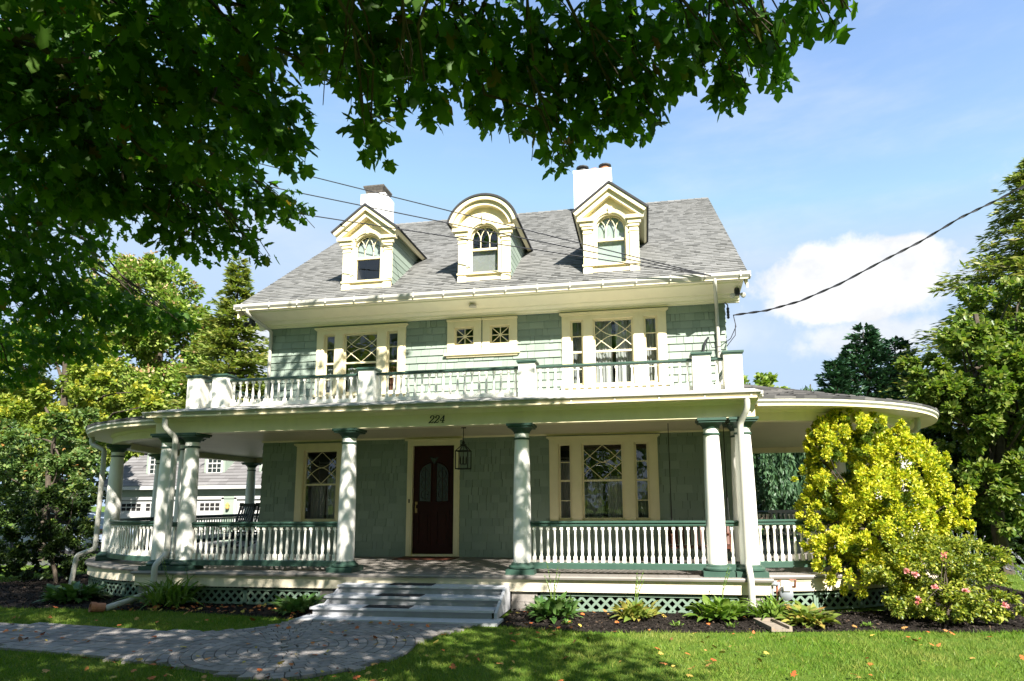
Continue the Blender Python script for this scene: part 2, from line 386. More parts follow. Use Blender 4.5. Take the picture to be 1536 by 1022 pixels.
# ---- main roof
def roof_slab():
    x0, x1 = -9.05, 2.14
    mb = MB(); t = .09
    for y0, y1, zf in ((EAVE_Y-.06, RIDGE_Y, lambda y: EAVE_Z+SL*(y-EAVE_Y)), (RIDGE_Y, 2*RIDGE_Y-EAVE_Y+.06, lambda y: EAVE_Z+SL*(2*RIDGE_Y-EAVE_Y-y))):
        mb.add([(x0, y0, zf(y0)-t), (x1, y0, zf(y0)-t), (x1, y1, zf(y1)-t), (x0, y1, zf(y1)-t), (x0, y0, zf(y0)-.012), (x1, y0, zf(y0)-.012), (x1, y1, zf(y1)-.012), (x0, y1, zf(y1)-.012)],
               [(0, 3, 2, 1), (4, 5, 6, 7), (0, 1, 5, 4), (1, 2, 6, 5), (2, 3, 7, 6), (3, 0, 4, 7)])
    rf = mb.build('roof', M['cream'], house)
    sh = MB(); ux = Vector((1, 0, 0)); us = Vector((0, 1, SL)).normalized(); n = Vector((0, -SL, 1)).normalized()
    o = Vector((0, EAVE_Y-.08, roof_z(EAVE_Y-.08))); Ls = (RIDGE_Y-EAVE_Y+.08)*math.sqrt(1+SL*SL); s = 0
    while s < Ls:
        e = min(s+.125, Ls); x = x0-.015
        while x < x1+.015:
            w = random.choice((.1, .13, .16, .2, .25)); xe = min(x+w, x1+.015)
            up = random.choice((.012, .014, .02)); g = .001
            P = lambda xx, ss, oo: o+ux*xx+us*ss+n*oo
            sh.add([P(x+g, s, -.012), P(xe-g, s, -.012), P(xe-g, s, up), P(x+g, s, up), P(x+g, e+.01, .002), P(xe-g, e+.01, .002), P(x+g, e+.01, -.012), P(xe-g, e+.01, -.012)],
                   [(0, 1, 2, 3), (3, 2, 5, 4), (0, 3, 4, 6), (1, 7, 5, 2)])
            x = xe
        s += .125
    # rear slope: plain sheet, and the ridge cap
    sh.add([(x0, RIDGE_Y, RIDGE_Z), (x1, RIDGE_Y, RIDGE_Z), (x1, 2*RIDGE_Y-EAVE_Y+.08, EAVE_Z-.06), (x0, 2*RIDGE_Y-EAVE_Y+.08, EAVE_Z-.06)], [(0, 1, 2, 3)])
    x = x0
    while x < x1:
        sh.add([(x, RIDGE_Y-.13, RIDGE_Z-.075), (x, RIDGE_Y, RIDGE_Z+.03), (x, RIDGE_Y+.13, RIDGE_Z-.07), (x+.2, RIDGE_Y+.13, RIDGE_Z-.085), (x+.2, RIDGE_Y, RIDGE_Z+.018), (x+.2, RIDGE_Y-.13, RIDGE_Z-.09)], [(0, 1, 4, 5), (1, 2, 3, 4), (0, 2, 1)])
        x += .2
    sh.build('shingles', M['roof'], rf)
    # rake boards on the gables
    for xx in (x0, x1-.03):
        rb = MB()
        for sgn in (1, -1):
            ya, yb = EAVE_Y, RIDGE_Y
            pts = [(ya, EAVE_Z-.30), (yb, RIDGE_Z-.30), (yb, RIDGE_Z-.09), (ya, EAVE_Z-.09)]
            if sgn < 0: pts = [(2*RIDGE_Y-p[0], p[1]) for p in pts]
            rb.prism(pts, 'x', xx, xx+.03)
        rb.build('rake_board', M['cream'], rf)
    return rf
roof = roof_slab()
# soffit, bed moulding, frieze: profile in (y,z) drawn along x
sf = MB()
sf.prism([(YW+.02, 5.84), (YW-.045, 5.84), (YW-.05, 5.875), (YW-.085, 5.885), (YW-.095, 5.92), (YW-.16, 5.955), (YW-.2, 5.96), (YW-.215, 5.985), (12.80, 6.055), (12.79, 6.08), (12.70, 6.085), (12.70, 6.135), (YW+.02, 6.4)], 'x', -8.98, 2.07)
sf.build('soffit', paint('bounce_lit_soffit_cream', (.84, .78, .58), .5, .05, 2.5, .08), house)  # cream lightened to stand in for bounce light under the eave
g = MB()
g.prism([(12.69, 6.075), (12.60, 6.085), (12.555, 6.14), (12.55, 6.20), (12.565, 6.205), (12.575, 6.15), (12.61, 6.105), (12.69, 6.10)], 'x', -9.09, 2.19)
for i in range(17):
    x = -8.9+i*.68
    g.box(x, x+.03, 12.545, 12.70, 6.195, 6.215); g.box(x, x+.028, 12.546, 12.556, 6.10, 6.2)
for x in (-9.09, 2.17): g.box(x, x+.02, 12.56, 12.69, 6.09, 6.2)
g.build('gutter', M['gutter'], house)

# ---- windows
def triple(name, x0, x1, z0, z1, cur, cols):
    """casing with a wide sash between two slim ones; cols = list of (x0,x1,wide?) as fractions"""
    c = MB(); W = x1-x0; yo = YW-.045; zb = z0+.10; zt = z1-.15
    xs = [(x0+W*a, x0+W*b, wide) for a, b, wide in cols]
    e = [x0]+[v for a, b, _ in xs for v in (a, b)]+[x1]
    for i in range(0, len(e), 2): c.box(e[i], e[i+1], yo, YW+.12, zb, zt)           # stiles
    for i in range(0, len(e), 2):
        if e[i+1]-e[i] > .1: c.box(e[i]+.02, e[i+1]-.02, yo-.012, yo, zb+.01, zt-.0)
    c.box(x0, x1, yo, YW+.12, zt, z1-.03); c.box(x0-.05, x1+.05, yo-.05, YW+.01, z1-.03, z1+.005); c.box(x0-.02, x1+.02, yo-.025, YW+.01, z1-.055, z1-.03)
    c.box(x0-.03, x1+.03, yo-.05, YW+.12, zb-.05, zb); c.box(x0, x1, yo+.002, YW+.02, z0, zb-.05)
    win = c.build('window', M['cream'], house)
    s = MB(); p = MB(); zm = zb+(zt-zb)*.515; ys = YW+.02
    for (a, b, wide) in xs:
        a += .002; b -= .002; f = .035
        s.box(a, a+f, ys, ys+.045, zb, zt); s.box(b-f, b, ys, ys+.045, zb, zt)
        s.box(a+f, b-f, ys, ys+.045, zt-f, zt); s.box(a+f, b-f, ys, ys+.05, zb, zb+.06); s.box(a+f, b-f, ys-.004, ys+.05, zm-.02, zm+.02)
        p.add([(a+f, ys+.03, zb+.06), (b-f, ys+.03, zb+.06), (b-f, ys+.03, zt-f), (a+f, ys+.03, zt-f)], [(0, 1, 2, 3)])
        if wide:
            u0, u1, v0, v1 = a+f, b-f, zm+.02, zt-f; yy = ys+.022
            def C(pts, r=.0085):
                s.tube([(u0+(u1-u0)*u, yy, v0+(v1-v0)*v) for u, v in pts], r, 5)
            C([(.5, 1), (.02, .55), (0, .53)]); C([(.5, 1), (.98, .55), (1, .53)]); C([(.5, 0), (.02, .46), (0, .48)]); C([(.5, 0), (.98, .46), (1, .48)])
            q = [(t, .5+.36*abs(2*t-1)**1.7) for t in np.linspace(0, 1, 13)]
            C(q); C([(t, 1-v) for t, v in q])
        else:
            for zz in ((zb+zm)/2, (zt+zm)/2): s.box(a+f, b-f, ys+.01, ys+.035, zz-.009, zz+.009)
    s.build('sash', M['cream'], win); p.build('pane', M['glass'], win)
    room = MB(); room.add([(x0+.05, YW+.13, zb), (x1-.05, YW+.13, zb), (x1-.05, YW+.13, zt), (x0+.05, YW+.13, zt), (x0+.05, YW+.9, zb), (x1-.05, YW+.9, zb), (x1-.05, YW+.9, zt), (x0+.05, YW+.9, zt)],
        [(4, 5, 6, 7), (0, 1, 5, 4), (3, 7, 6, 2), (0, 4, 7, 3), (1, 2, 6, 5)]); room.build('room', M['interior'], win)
    for (ca, cb, za, zb_, kind) in cur:
        cm = MB(); n = max(6, int((cb-ca)/.012)); vs = []
        for i in range(n+1):
            x = ca+(cb-ca)*i/n; w = .018*math.sin(i*1.1)+.01*math.sin(i*.37+ca*9)
            vs += [(x, YW+.2+w, za), (x+.01*math.sin(i*.5), YW+.2+w*.6, zb_)]
        cm.add(vs, [(2*i, 2*i+2, 2*i+3, 2*i+1) for i in range(n)])
        cm.build('curtain', M[kind], win, 60)
    return win
C3 = [(.085, .205, 0), (.305, .685, 1), (.79, .915, 0)]
triple('up_l', *WIN['up_l'], [(-6.8, -6.48, 4.15, 4.85, 'curtain'), (-6.35, -5.98, 4.15, 4.8, 'blind'), (-7.3, -7.0, 4.15, 4.85, 'blind'), (-5.75, -5.45, 4.15, 4.85, 'wood')], C3)
triple('up_r', *WIN['up_r'], [(-1.5, -1.2, 4.15, 5.7, 'blind'), (-1.02, -.62, 4.15, 5.7, 'curtain'), (-.54, -.12, 4.15, 5.7, 'curtain'), (.08, .4, 4.15, 5.7, 'curtain')], C3)
triple('lo_r', *WIN['lo_r'], [(-1.85, -1.5, 1.3, 2.6, 'blind'), (-1.35, -.9, 1.3, 2.2, 'blind'), (-.8, -.42, 1.3, 2.25, 'curtain'), (-.2, .15, 1.3, 2.4, 'blind')], C3)
triple('lo_l', *WIN['lo_l'], [(-7.6, -7.25, 1.3, 2.2, 'blind'), (-7.2, -6.92, 1.3, 2.3, 'curtain')], [(.15, .83, 1)])
def square_window(x0, x1, z0, z1):
    c = MB(); yo = YW-.045; a, b, p, q = x0+.17, x1-.17, z0+.19, z1-.17
    c.box(x0, a, yo, YW+.1, z0, z1-.03); c.box(b, x1, yo, YW+.1, z0, z1-.03); c.box(a, b, yo, YW+.1, q, z1-.03); c.box(a, b, yo, YW+.1, z0, p)
    c.box(x0-.01, x1+.01, yo-.04, YW+.01, z1-.03, z1+.01)
    w = c.build('window', M['cream'], house); s = MB(); ys = YW+.01; f = .03
    s.box(a, a+f, ys, ys+.04, p, q); s.box(b-f, b, ys, ys+.04, p, q); s.box(a+f, b-f, ys, ys+.04, q-f, q); s.box(a+f, b-f, ys, ys+.04, p, p+f)
    cx, cz = (a+b)/2, (p+q)/2; hx, hz = (b-a)/2-f, (q-p)/2-f
    for dx, dz in ((1, 0), (0, 1), (1, 1), (1, -1)): s.tube([(cx-dx*hx, ys+.02, cz-dz*hz), (cx+dx*hx, ys+.02, cz+dz*hz)], .011, 6)
    s.obox((cx, ys+.02, cz), (.03, 0, 0), (0, .014, 0), (0, 0, .03))
    s.build('sash', M['cream'], w)
    MB().add([(a+f, ys+.03, p+f), (b-f, ys+.03, p+f), (b-f, ys+.03, q-f), (a+f, ys+.03, q-f)], [(0, 1, 2, 3)]).build('pane', M['glass'], w)
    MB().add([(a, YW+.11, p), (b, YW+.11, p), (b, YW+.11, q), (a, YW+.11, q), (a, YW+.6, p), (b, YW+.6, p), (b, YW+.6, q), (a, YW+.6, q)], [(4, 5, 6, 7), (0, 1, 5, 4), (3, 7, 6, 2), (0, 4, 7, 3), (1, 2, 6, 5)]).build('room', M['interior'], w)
square_window(*WIN['sq_a']); square_window(*WIN['sq_b'])
MB().box(-4.37, -2.64, YW-.10, YW, 4.975, 5.028).box(-4.32, -2.69, YW-.06, YW, 4.93, 4.975).build('window_sill', M['cream'], house)

# ---- front door
def door():
    x0, x1 = -5.19, -3.99; a, b = -5.065, -4.12; zt = 2.97; yo = YW-.045
    c = MB(); c.box(x0, a, yo, YW+.1, FZ, zt); c.box(b, x1, yo, YW+.1, FZ, zt); c.box(x0, x1, yo, YW+.1, zt, 3.08); c.box(x0-.05, x1+.05, yo-.05, YW+.01, 3.08, 3.115)
    c.box(x0+.03, a-.03, yo-.012, yo, FZ+.02, zt); c.box(b+.03, x1-.03, yo-.012, yo, FZ+.02, zt)
    c.box(a, b, yo+.03, YW+.1, FZ, FZ+.06)
    d0 = MB(); y = YW+.03; z0 = FZ+.065
    d0.box(a+.003, b-.003, y, y+.05, z0, zt-.003); cxm = (a+b)/2
    for sx in (-1, 1):   # raised mouldings round the lower panels
        p0, p1 = sorted((cxm+sx*.06, cxm+sx*.36))
        for q in ((p0, p1, .80, .83), (p0, p1, 1.52, 1.55), (p0, p0+.03, .83, 1.52), (p1-.03, p1, .83, 1.52)): d0.box(q[0], q[1], y-.016, y, q[2], q[3])
        d0.box(p0+.07, p1-.07, y-.012, y, .90, 1.46)
    d0.box(a+.02, b-.02, y-.02, y, 1.60, 1.68)
    d = d0.build('door', M['door'], house)
    for sx in (-1, 1):   # two arched leaded lights
        gl = MB(); fr = MB(); p0, p1 = sorted((cxm+sx*.055, cxm+sx*.34)); zs = 2.32; w = p1-p0
        arch = [(p0, 1.74)]+[(p1, 1.74)]+[((p0 if sx > 0 else p1)+sx*w*math.cos(t), zs+.27*math.sin(t)) for t in np.linspace(0, math.pi/2, 9)]+[((p0 if sx > 0 else p1), 1.74)]
        poly = arch[1:] if sx > 0 else arch[:1]+arch[2:]
        gl.prism(poly, 'y', y-.008, y-.002)
        cl = [(x, y-.012, z) for x, z in poly]; fr.tube(cl+[cl[0]], .014, 6)
        gl.build('leaded_light', M['lead_glass'], d)
        mx = (p0+p1)/2
        for zz in (1.9, 2.12, 2.34):
            fr.tube([(mx+.09*math.cos(t), y-.012, zz+.1*math.sin(t)) for t in np.linspace(0, 2*math.pi, 17)], .005, 4)
        fr.tube([(mx, y-.012, 1.75), (mx, y-.012, 2.5)], .005, 4)
        fr.build('came', M['door'], d)
    MB().prism([(cxm-.1, 2.72), (cxm, 2.56), (cxm+.1, 2.72), (cxm, 2.69)], 'y', y-.008, y-.002).build('fan_light', M['lead_glass'], d)
    MB().box(a+.05, a+.10, y-.012, y, 1.50, 1.74).tube([(a+.075, y-.01, 1.55), (a+.075, y-.05, 1.56), (a+.075, y-.05, 1.66), (a+.075, y-.01, 1.68)], .009, 6).build('handle', M['brass'], d)
    c.build('door_frame', M['cream'], house)
    MB().box(-5.14, -5.11, yo-.02, yo-.012, 1.72, 1.80).build('doorbell', M['dark'], house)
door()

# ---- dormers
def dormer(xc, arched, glass_lo, glass_up):
    YF = 13.2; hw = .6; wi = .325; zb, zs, zm, z0 = 6.80, 7.60, 7.37, roof_z(YF)-.02
    if arched:
        Rr = .80; zc = 7.93+.60-Rr
        top = [(Rr*math.sin(t), zc+Rr*math.cos(t)) for t in np.linspace(-1.32, 1.32, 25)]
    else:
        top = [(-.79, 7.93), (0, 8.55), (.79, 7.93)]
    def T(x):
        x = abs(x)
        if arched: return zc+math.sqrt(max(0, (Rr-.1)**2-x*x))
        return 8.43-.785*x
    fr = MB(); cheeks = []
    # cheeks
    for s in (-1, 1):
        body = MB(); cheeks.append(body)
        body.prism([(YF+.05, roof_z(YF)-.1), (15.2, roof_z(15.2)-.1), (15.2, 7.93), (YF+.05, 7.93)], 'x', xc+s*(hw-.03), xc+s*hw-.0*s)
        for k in range(9):
            zz = 6.7+k*.15; y1 = 12.66+(zz+.15-6.2)/SL
            if y1 > YF+.1: body.prism([(zz, 0), (zz, .016), (zz+.15, .004), (zz+.15, 0)][0:0] or [(YF+.03, zz), (y1, zz), (y1, zz+.13), (YF+.03, zz+.13)], 'x', xc+s*hw, xc+s*(hw+.012))
    pass
    yb = YF+.07
    def face(pts): fr.prism(pts, 'y', YF, yb)
    face([(xc-hw, z0), (xc+hw, z0), (xc+hw, zb), (xc-hw, zb)])
    for s in (-1, 1):
        a, b = sorted((s*wi, s*hw)); face([(xc+a, zb), (xc+b, zb), (xc+b, zs), (xc+a, zs)])
        xs = np.linspace(wi, hw, 4)
        for i in range(3): face([(xc+s*xs[i], zs), (xc+s*xs[i+1], zs), (xc+s*xs[i+1], T(xs[i+1])), (xc+s*xs[i], T(xs[i]))])
    ts = np.linspace(0, math.pi, 19)
    for i in range(18):
        xa, xb = wi*math.cos(ts[i]), wi*math.cos(ts[i+1]); za, zb2 = zs+wi*math.sin(ts[i]), zs+wi*math.sin(ts[i+1])
        face([(xc+xa, za), (xc+xb, zb2), (xc+xb, T(xb)), (xc+xa, T(xa))])
    # arch moulding, keystone, pilasters, capitals, entablature returns, sill
    am = [(xc+(wi+.05)*math.cos(t), YF-.012, zs+(wi+.05)*math.sin(t)) for t in np.linspace(0, math.pi, 21)]
    fr.tube(am, .03, 6); fr.tube([(xc+(wi+.1)*math.cos(t), YF-.008, zs+(wi+.1)*math.sin(t)) for t in np.linspace(0, math.pi, 21)], .014, 6)
    kt = .16 if arched else .06
    fr.prism([(xc-.03, zs+wi+.0), (xc+.03, zs+wi+.0), (xc+.05, zs+wi+.1+kt), (xc-.05, zs+wi+.1+kt)], 'y', YF-.06, YF)
    for s in (-1, 1):
        def B(a, b, y, za, zb_): fr.box(*sorted((xc+s*a, xc+s*b)), YF-y, YF, za, zb_)
        B(.41, .595, .03, z0+.1, 7.66); B(.40, .605, .045, 7.50, 7.525); B(.39, .62, .055, 7.60, 7.665)
        B(.375, .66, .075, 7.665, 7.76); B(.355, .72, .12, 7.76, 7.835)
        B(wi+.0, wi+.045, .018, zb, zs); B(.40, .605, .045, z0, z0+.12)
    fr.box(xc-.62, xc+.62, YF-.05, YF, zb-.045, zb-.002); fr.box(xc-.605, xc+.605, YF-.02, YF, z0-.02, z0+.08)
    bd = fr.build('dormer', M['cream'], house)
    for body in cheeks: body.build('cheek', M['siding'], bd)
    # roof: cream soffit slab with dark shingles over it
    rs = MB(); rk = MB()
    for i in range(len(top)-1):
        (xa, za), (xb, zb2) = top[i], top[i+1]; d = Vector((xb-xa, zb2-za)).normalized(); n = Vector((-d.y, d.x))
        if n.y < 0: n = -n
        def nrm(j):
            dd = Vector((top[j+1][0]-top[j][0], top[j+1][1]-top[j][1])).normalized(); q = Vector((-dd.y, dd.x)); return q if q.y > 0 else -q
        def mit(j, k):
            na = nrm(max(j-1, 0)); nb = nrm(min(j, len(top)-2)); mm = (na+nb)/max(.4, 1+na.dot(nb)); return Vector((mm.x*k, mm.y*k))
        mk = lambda p, k, _i=i: (lambda m_: (xc+p[0]+m_.x, p[1]+m_.y))(mit(_i if abs(p[0]-top[_i][0])+abs(p[1]-top[_i][1]) < .03 else _i+1, k))
        q = [mk((xa, za), -.085), mk((xb, zb2), -.085), mk((xb, zb2), -.0), mk((xa, za), -.0)]
        rs.prism(q, 'y', YF-.20, 15.25)
        q = [mk((xa, za), -.19), mk((xb, zb2), -.19), mk((xb, zb2), -.085), mk((xa, za), -.085)]
        rs.prism(q, 'y', YF-.13, YF+.02)
        ex = d*.02 if i == len(top)-2 else Vector((0, 0)); sx = d*.02 if i == 0 else Vector((0, 0))
        k0, k1 = mk((xa-sx.x, za-sx.y), .002), mk((xb+ex.x, zb2+ex.y), .002); k2, k3 = mk((xb+ex.x, zb2+ex.y), .045), mk((xa-sx.x, za-sx.y), .045)
        rk.prism([k0, k1, k2, k3], 'y', YF-.225, 15.4)
    rs.build('dormer_soffit', M['cream'], bd); rk.build('dormer_roof', M['dormer_roof'], bd)
    # sashes
    s = MB(); ys = YF+.075; f = .03
    s.box(xc-wi, xc-wi+f, ys, ys+.04, zb, zs); s.box(xc+wi-f, xc+wi, ys, ys+.04, zb, zs); s.box(xc-wi+f, xc+wi-f, ys, ys+.04, zb, zb+.05); s.box(xc-wi+f, xc+wi-f, ys-.01, ys+.045, zm-.025, zm+.025)
    s.tube([(xc+(wi-.012)*math.cos(t), ys+.02, zs+(wi-.012)*math.sin(t)) for t in np.linspace(0, math.pi, 17)], .018, 6)
    for q in (-1, 1): s.tube([(xc+q*.105, ys+.02, zm), (xc+q*.105, ys+.02, zs-.02)], .011, 6)
    for q in (-1, 1):     # interlacing tracery
        s.tube([(xc+q*(.105-.43+.43*math.cos(t)), ys+.02, zs-.02+.43*math.sin(t)) for t in np.linspace(0, 1.02, 9)], .010, 6)
        s.tube([(xc+q*(.105+.225-.225*math.cos(t)), ys+.02, zs-.02+.29*math.sin(t)) for t in np.linspace(0, 1.3, 8)], .010, 6)
        s.tube([(xc+q*(.30-.42+.42*math.cos(t)), ys+.02, zs-.02+.42*math.sin(t)) for t in np.linspace(.1, .75, 8)], .010, 6)
    s.build('sash', M['cream'], bd)
    yg = ys+.03
    ar = [(xc+(wi-.01)*math.cos(t), zs+(wi-.01)*math.sin(t)) for t in np.linspace(0, math.pi, 13)]
    MB().add([(x, yg, z) for x, z in [(xc-wi+.01, zb), (xc+wi-.01, zb)]+ar], [tuple(range(15))]).build('pane', M['glass'], bd)
    if glass_up: MB().add([(x, yg+.06, z) for x, z in [(xc-wi+.01, zm), (xc+wi-.01, zm)]+ar], [tuple(range(15))]).build('blind', M[glass_up], bd)
    if glass_lo: MB().box(xc-wi+.02, xc+wi-.02, yg+.05, yg+.06, zb+(.0 if glass_lo != 'curtain' else .0), zm).build('blind', M[glass_lo], bd)
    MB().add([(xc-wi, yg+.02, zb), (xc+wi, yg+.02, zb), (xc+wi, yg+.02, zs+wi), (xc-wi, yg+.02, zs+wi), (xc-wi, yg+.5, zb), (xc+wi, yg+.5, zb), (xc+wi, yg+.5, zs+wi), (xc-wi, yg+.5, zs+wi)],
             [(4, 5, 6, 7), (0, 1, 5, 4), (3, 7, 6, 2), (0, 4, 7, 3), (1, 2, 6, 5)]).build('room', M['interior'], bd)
    return bd
dormer(-6.19, False, None, 'blind_pale')
dormer(-3.40, True, 'blind', None)
dormer(-.57, False, 'blind_pale', 'blind_pale')

# ---- chimneys
c = MB().box(-8.83, -8.0, 18.2, 18.95, 9.2, 11.66).build('chimney', M['chimney'], house)
MB().box(-8.76, -8.07, 18.26, 18.9, 11.66, 11.70).lathe([(.38, 11.70), (.40, 11.74), (.42, 11.80), (.5, 11.92), (.5, 11.96), (.4, 11.96)], (-8.415, 18.57, 0), 4).build('chimney_cap', M['soot'], c)
c = MB().box(-1.87, -.73, 18.25, 19.0, 9.4, 11.70).box(-1.885, -.715, 18.235, 19.015, 11.70, 11.80).build('chimney', M['chimney'], house)
for x, m, h in ((-1.62, 'dark', .2), (-1.25, 'terracotta', .16), (-.92, 'terracotta', .2)):
    p = MB().lathe([(.13, 0), (.12, h*.7), (.14, h*.72), (.14, h)], (x, 18.6, 11.80), 12).build('chimney_pot', M[m], c)
    if x != -1.25: MB().lathe([(.03, h), (.2, h+.03), (.2, h+.06), (.02, h+.13)], (x, 18.6, 11.80), 12).build('pot_cap', M['dark'], p)

# ---- porch: floor, skirt, lattice
HX = 5.42
def arc(R_, n=22, hx=HX):
    """left wing outline from the rear wall round to the corner of the front porch, as (x, y)"""
    c = CX-5.0; a1 = math.acos((CX-hx-c)/R_); a1 = 2*math.pi-a1
    pts = [(XL-.02, 19.3+(R_-4.3)), (c-R_, 19.3+(R_-4.3)), (c-R_, 17.1)]
    return pts+[(c+R_*math.cos(a), WY+R_*math.sin(a)) for a in np.linspace(math.pi, a1, n)]
def mirror(p): return [(2*CX-x, y) for x, y in reversed(p)]
def full(R_, fy, hx=HX):
    l = arc(R_, hx=hx)
    return l+[(CX-hx, fy)]+mirror(l+[(CX-hx, fy)])
fp = full(4.33, 10.25)
fl = MB(); fl.add([(x, y, FZ) for x, y in fp], [tuple(range(len(fp)))])
fl.sweep(fp, [(0, FZ-.05), (.03, FZ-.05), (.04, FZ-.02), (.03, FZ+.001), (0, FZ+.001)])
for k in range(70):   # board joints show as thin grooves raised 1 mm
    x = -9.0+k*.155
    if x < 1.75: fl.box(x, x+.15, 10.262, YW-.03, FZ+.0005, FZ+.004)
fl.build('porch_floor', M['floor'], house)
fs = MB(); fs.sweep(full(4.31, 10.28), [(-.04, .315), (0, .315), (0, FZ-.05), (-.04, FZ-.05)]); fs.sweep(full(4.31, 10.28), [(0, FZ-.085), (.018, FZ-.085), (.022, FZ-.05), (0, FZ-.05)])
fs.build('skirt_board', M['fascia'], house)
MB().sweep(full(3.9, 10.75), [(-.02, -.1), (0, -.1), (0, .5), (-.02, .5)]).build('dark_backing_sheet', M['black'], house)  # black sheet added behind the lattice: blocks light, stands in for underfloor shade
def lattice(a, b, z0=.02, z1=.285, frame=True, out=0.):
    a, b = Vector((*a, 0)), Vector((*b, 0)); L = (b-a).length; d = (b-a)/L; n = Vector((d.y, -d.x, 0)); h = z1-z0; mb = MB()
    if frame:
        for q0, q1, za, zb in ((0, L, z1-.035, z1), (0, L, z0, z0+.03), (0, .035, z0, z1), (L-.035, L, z0, z1)):
            mb.obox(a+d*(q0+q1)/2+n*.012+Vector((0, 0, (za+zb)/2)), d*(q1-q0)/2, n*.01, (0, 0, (zb-za)/2))
    sp = .15
    for sgn in (1, -1):
        k = -h
        while k < L:
            s0, s1 = k, k+h; za, zb = (z0, z1) if sgn > 0 else (z1, z0)
            def cl(s): return za+(zb-za)*(s-k)/h
            t0, t1 = max(s0, 0), min(s1, L)
            if t1-t0 > .03:
                mb.bar(a+d*t0+n*(.0 if sgn > 0 else -.007)+Vector((0, 0, cl(t0))), a+d*t1+n*(.0 if sgn > 0 else -.007)+Vector((0, 0, cl(t1))), .006, .038, up=n.cross(d))
            k += sp
    return mb.build('lattice', M['lattice'], house)
lattice((-9.0, 10.36), (-6.9, 10.36)); lattice((-6.9, 10.36), (-5.5, 10.36)); lattice((-1.75, 10.36), (-.2, 10.36)); lattice((-.2, 10.36), (1.35, 10.36))
la = arc(4.25, 9)[3:]
for p, q in zip(la[:-1], la[1:]): lattice(p, q)
for p, q in zip(mirror(la)[:-1], mirror(la)[1:]): lattice(p, q)
for x0, x1 in ((-5.5, -5.25), (-2.19, -1.75), (1.38, 1.72), (-9.0, -8.75)):
    MB().box(x0, x1, 10.34, 10.7, -.1, .15).box(x0+.01, x1-.012, 10.333, 10.7, .149, .315).build('stone_pier', M['stone'], house)

# ---- steps
S0, S1 = -5.0, -2.24
sp_ = MB()
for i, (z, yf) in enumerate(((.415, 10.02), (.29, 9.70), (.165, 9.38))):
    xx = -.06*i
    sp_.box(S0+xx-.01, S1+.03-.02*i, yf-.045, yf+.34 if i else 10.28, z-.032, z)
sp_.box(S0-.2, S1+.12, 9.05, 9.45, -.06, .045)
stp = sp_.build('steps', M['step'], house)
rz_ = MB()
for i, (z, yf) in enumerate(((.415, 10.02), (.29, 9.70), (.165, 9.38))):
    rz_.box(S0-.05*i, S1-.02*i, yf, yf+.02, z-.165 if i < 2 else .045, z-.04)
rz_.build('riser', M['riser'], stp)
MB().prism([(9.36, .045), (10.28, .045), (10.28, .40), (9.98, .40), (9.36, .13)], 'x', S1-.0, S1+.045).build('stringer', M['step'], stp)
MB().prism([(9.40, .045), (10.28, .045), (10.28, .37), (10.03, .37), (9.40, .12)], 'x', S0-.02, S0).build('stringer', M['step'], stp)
for (z, y, x, lb) in ((.415, 10.03, -3.79, 'dark rubber tread mat on the top porch step'), (.29, 9.71, -3.86, 'dark rubber tread mat on the middle porch step'), (.165, 9.39, -3.92, 'dark rubber tread mat on the lowest porch step')):
    t = MB(); t.box(x-.36, x+.36, y, y+.23, z+.001, z+.009); t.box(x-.37, x+.37, y-.012, y, z-.012, z+.01)
    for k in range(9): t.box(x-.34+k*.078, x-.31+k*.078, y+.02, y+.21, z+.009, z+.012)
    tag(t.build('tread_mat', M['mat']), lb, 'mat', 'rubber mats on the front steps')
m = MB().box(-5.2, -3.95, 12.72, 13.38, FZ+.005, FZ+.018)
for k in range(20): m.box(-5.17+k*.061, -5.13+k*.061, 12.75, 13.35, FZ+.018, FZ+.022)
tag(m.build('door_mat', M['wood']), 'dark reddish doormat lying in front of the front door', 'doormat')

# ---- columns
def column_mesh():
    H = 3.03-FZ; sh = MB()
    sh.lathe([(.148, .16), (.150, .35), (.149, .8), (.144, 1.3), (.134, 1.8), (.122, H-.33), (.12, H-.25), (.122, H-.16)], n=28)
    s = sh.mesh('column', M['white']); smooth_mesh(s, 50)
    b = MB().box(-.235, .235, -.235, .235, .002, .085); b.lathe([(.2, .085), (.225, .10), (.225, .125), (.2, .14), (.185, .155), (.185, .165), (.15, .185)], n=28)
    bm_ = b.mesh('column_base', M['green']); smooth_mesh(bm_, 30)
    c = MB().lathe([(.124, H-.265), (.138, H-.26), (.138, H-.235), (.124, H-.23)], n=28)
    c.lathe([(.124, H-.16), (.135, H-.155), (.14, H-.13), (.175, H-.085), (.19, H-.07)], n=28).box(-.205, .205, -.205, .205, H-.07, H-.04).box(-.225, .225, -.225, .225, H-.04, H+.0)
    cm = c.mesh('capital', M['green']); smooth_mesh(cm, 30)
    return s, bm_, cm
COL = column_mesh()
def column(x, y, rz=0, dz=0):
    o = link('column', COL[0], house, (x, y, FZ)); 
    for nm, me in (('column_base', COL[1]), ('capital', COL[2])):
        q = link(nm, me, o, (x, y, FZ)); q.rotation_euler.z = rz
for x in (1.07, -2.05, -5.18, -8.31, 1.56, -8.80): column(x, 10.57)
column(1.56, 11.06); column(-8.80, 11.06)
CL = CX-5.0; CRt = CX+5.0
def wing_col(a, s=-1, r=3.95):
    c = CL if s < 0 else CRt; x = c+s*r*math.cos(R(a)); y = WY-r*math.sin(R(a)); column(x, y, R(a)*(1 if s < 0 else -1))
wing_col(44); wing_col(2); column(CL-3.95, 18.8); column(-9.6, 18.95)
wing_col(23, 1); wing_col(-14, 1); column(CRt+3.95, 18.8)
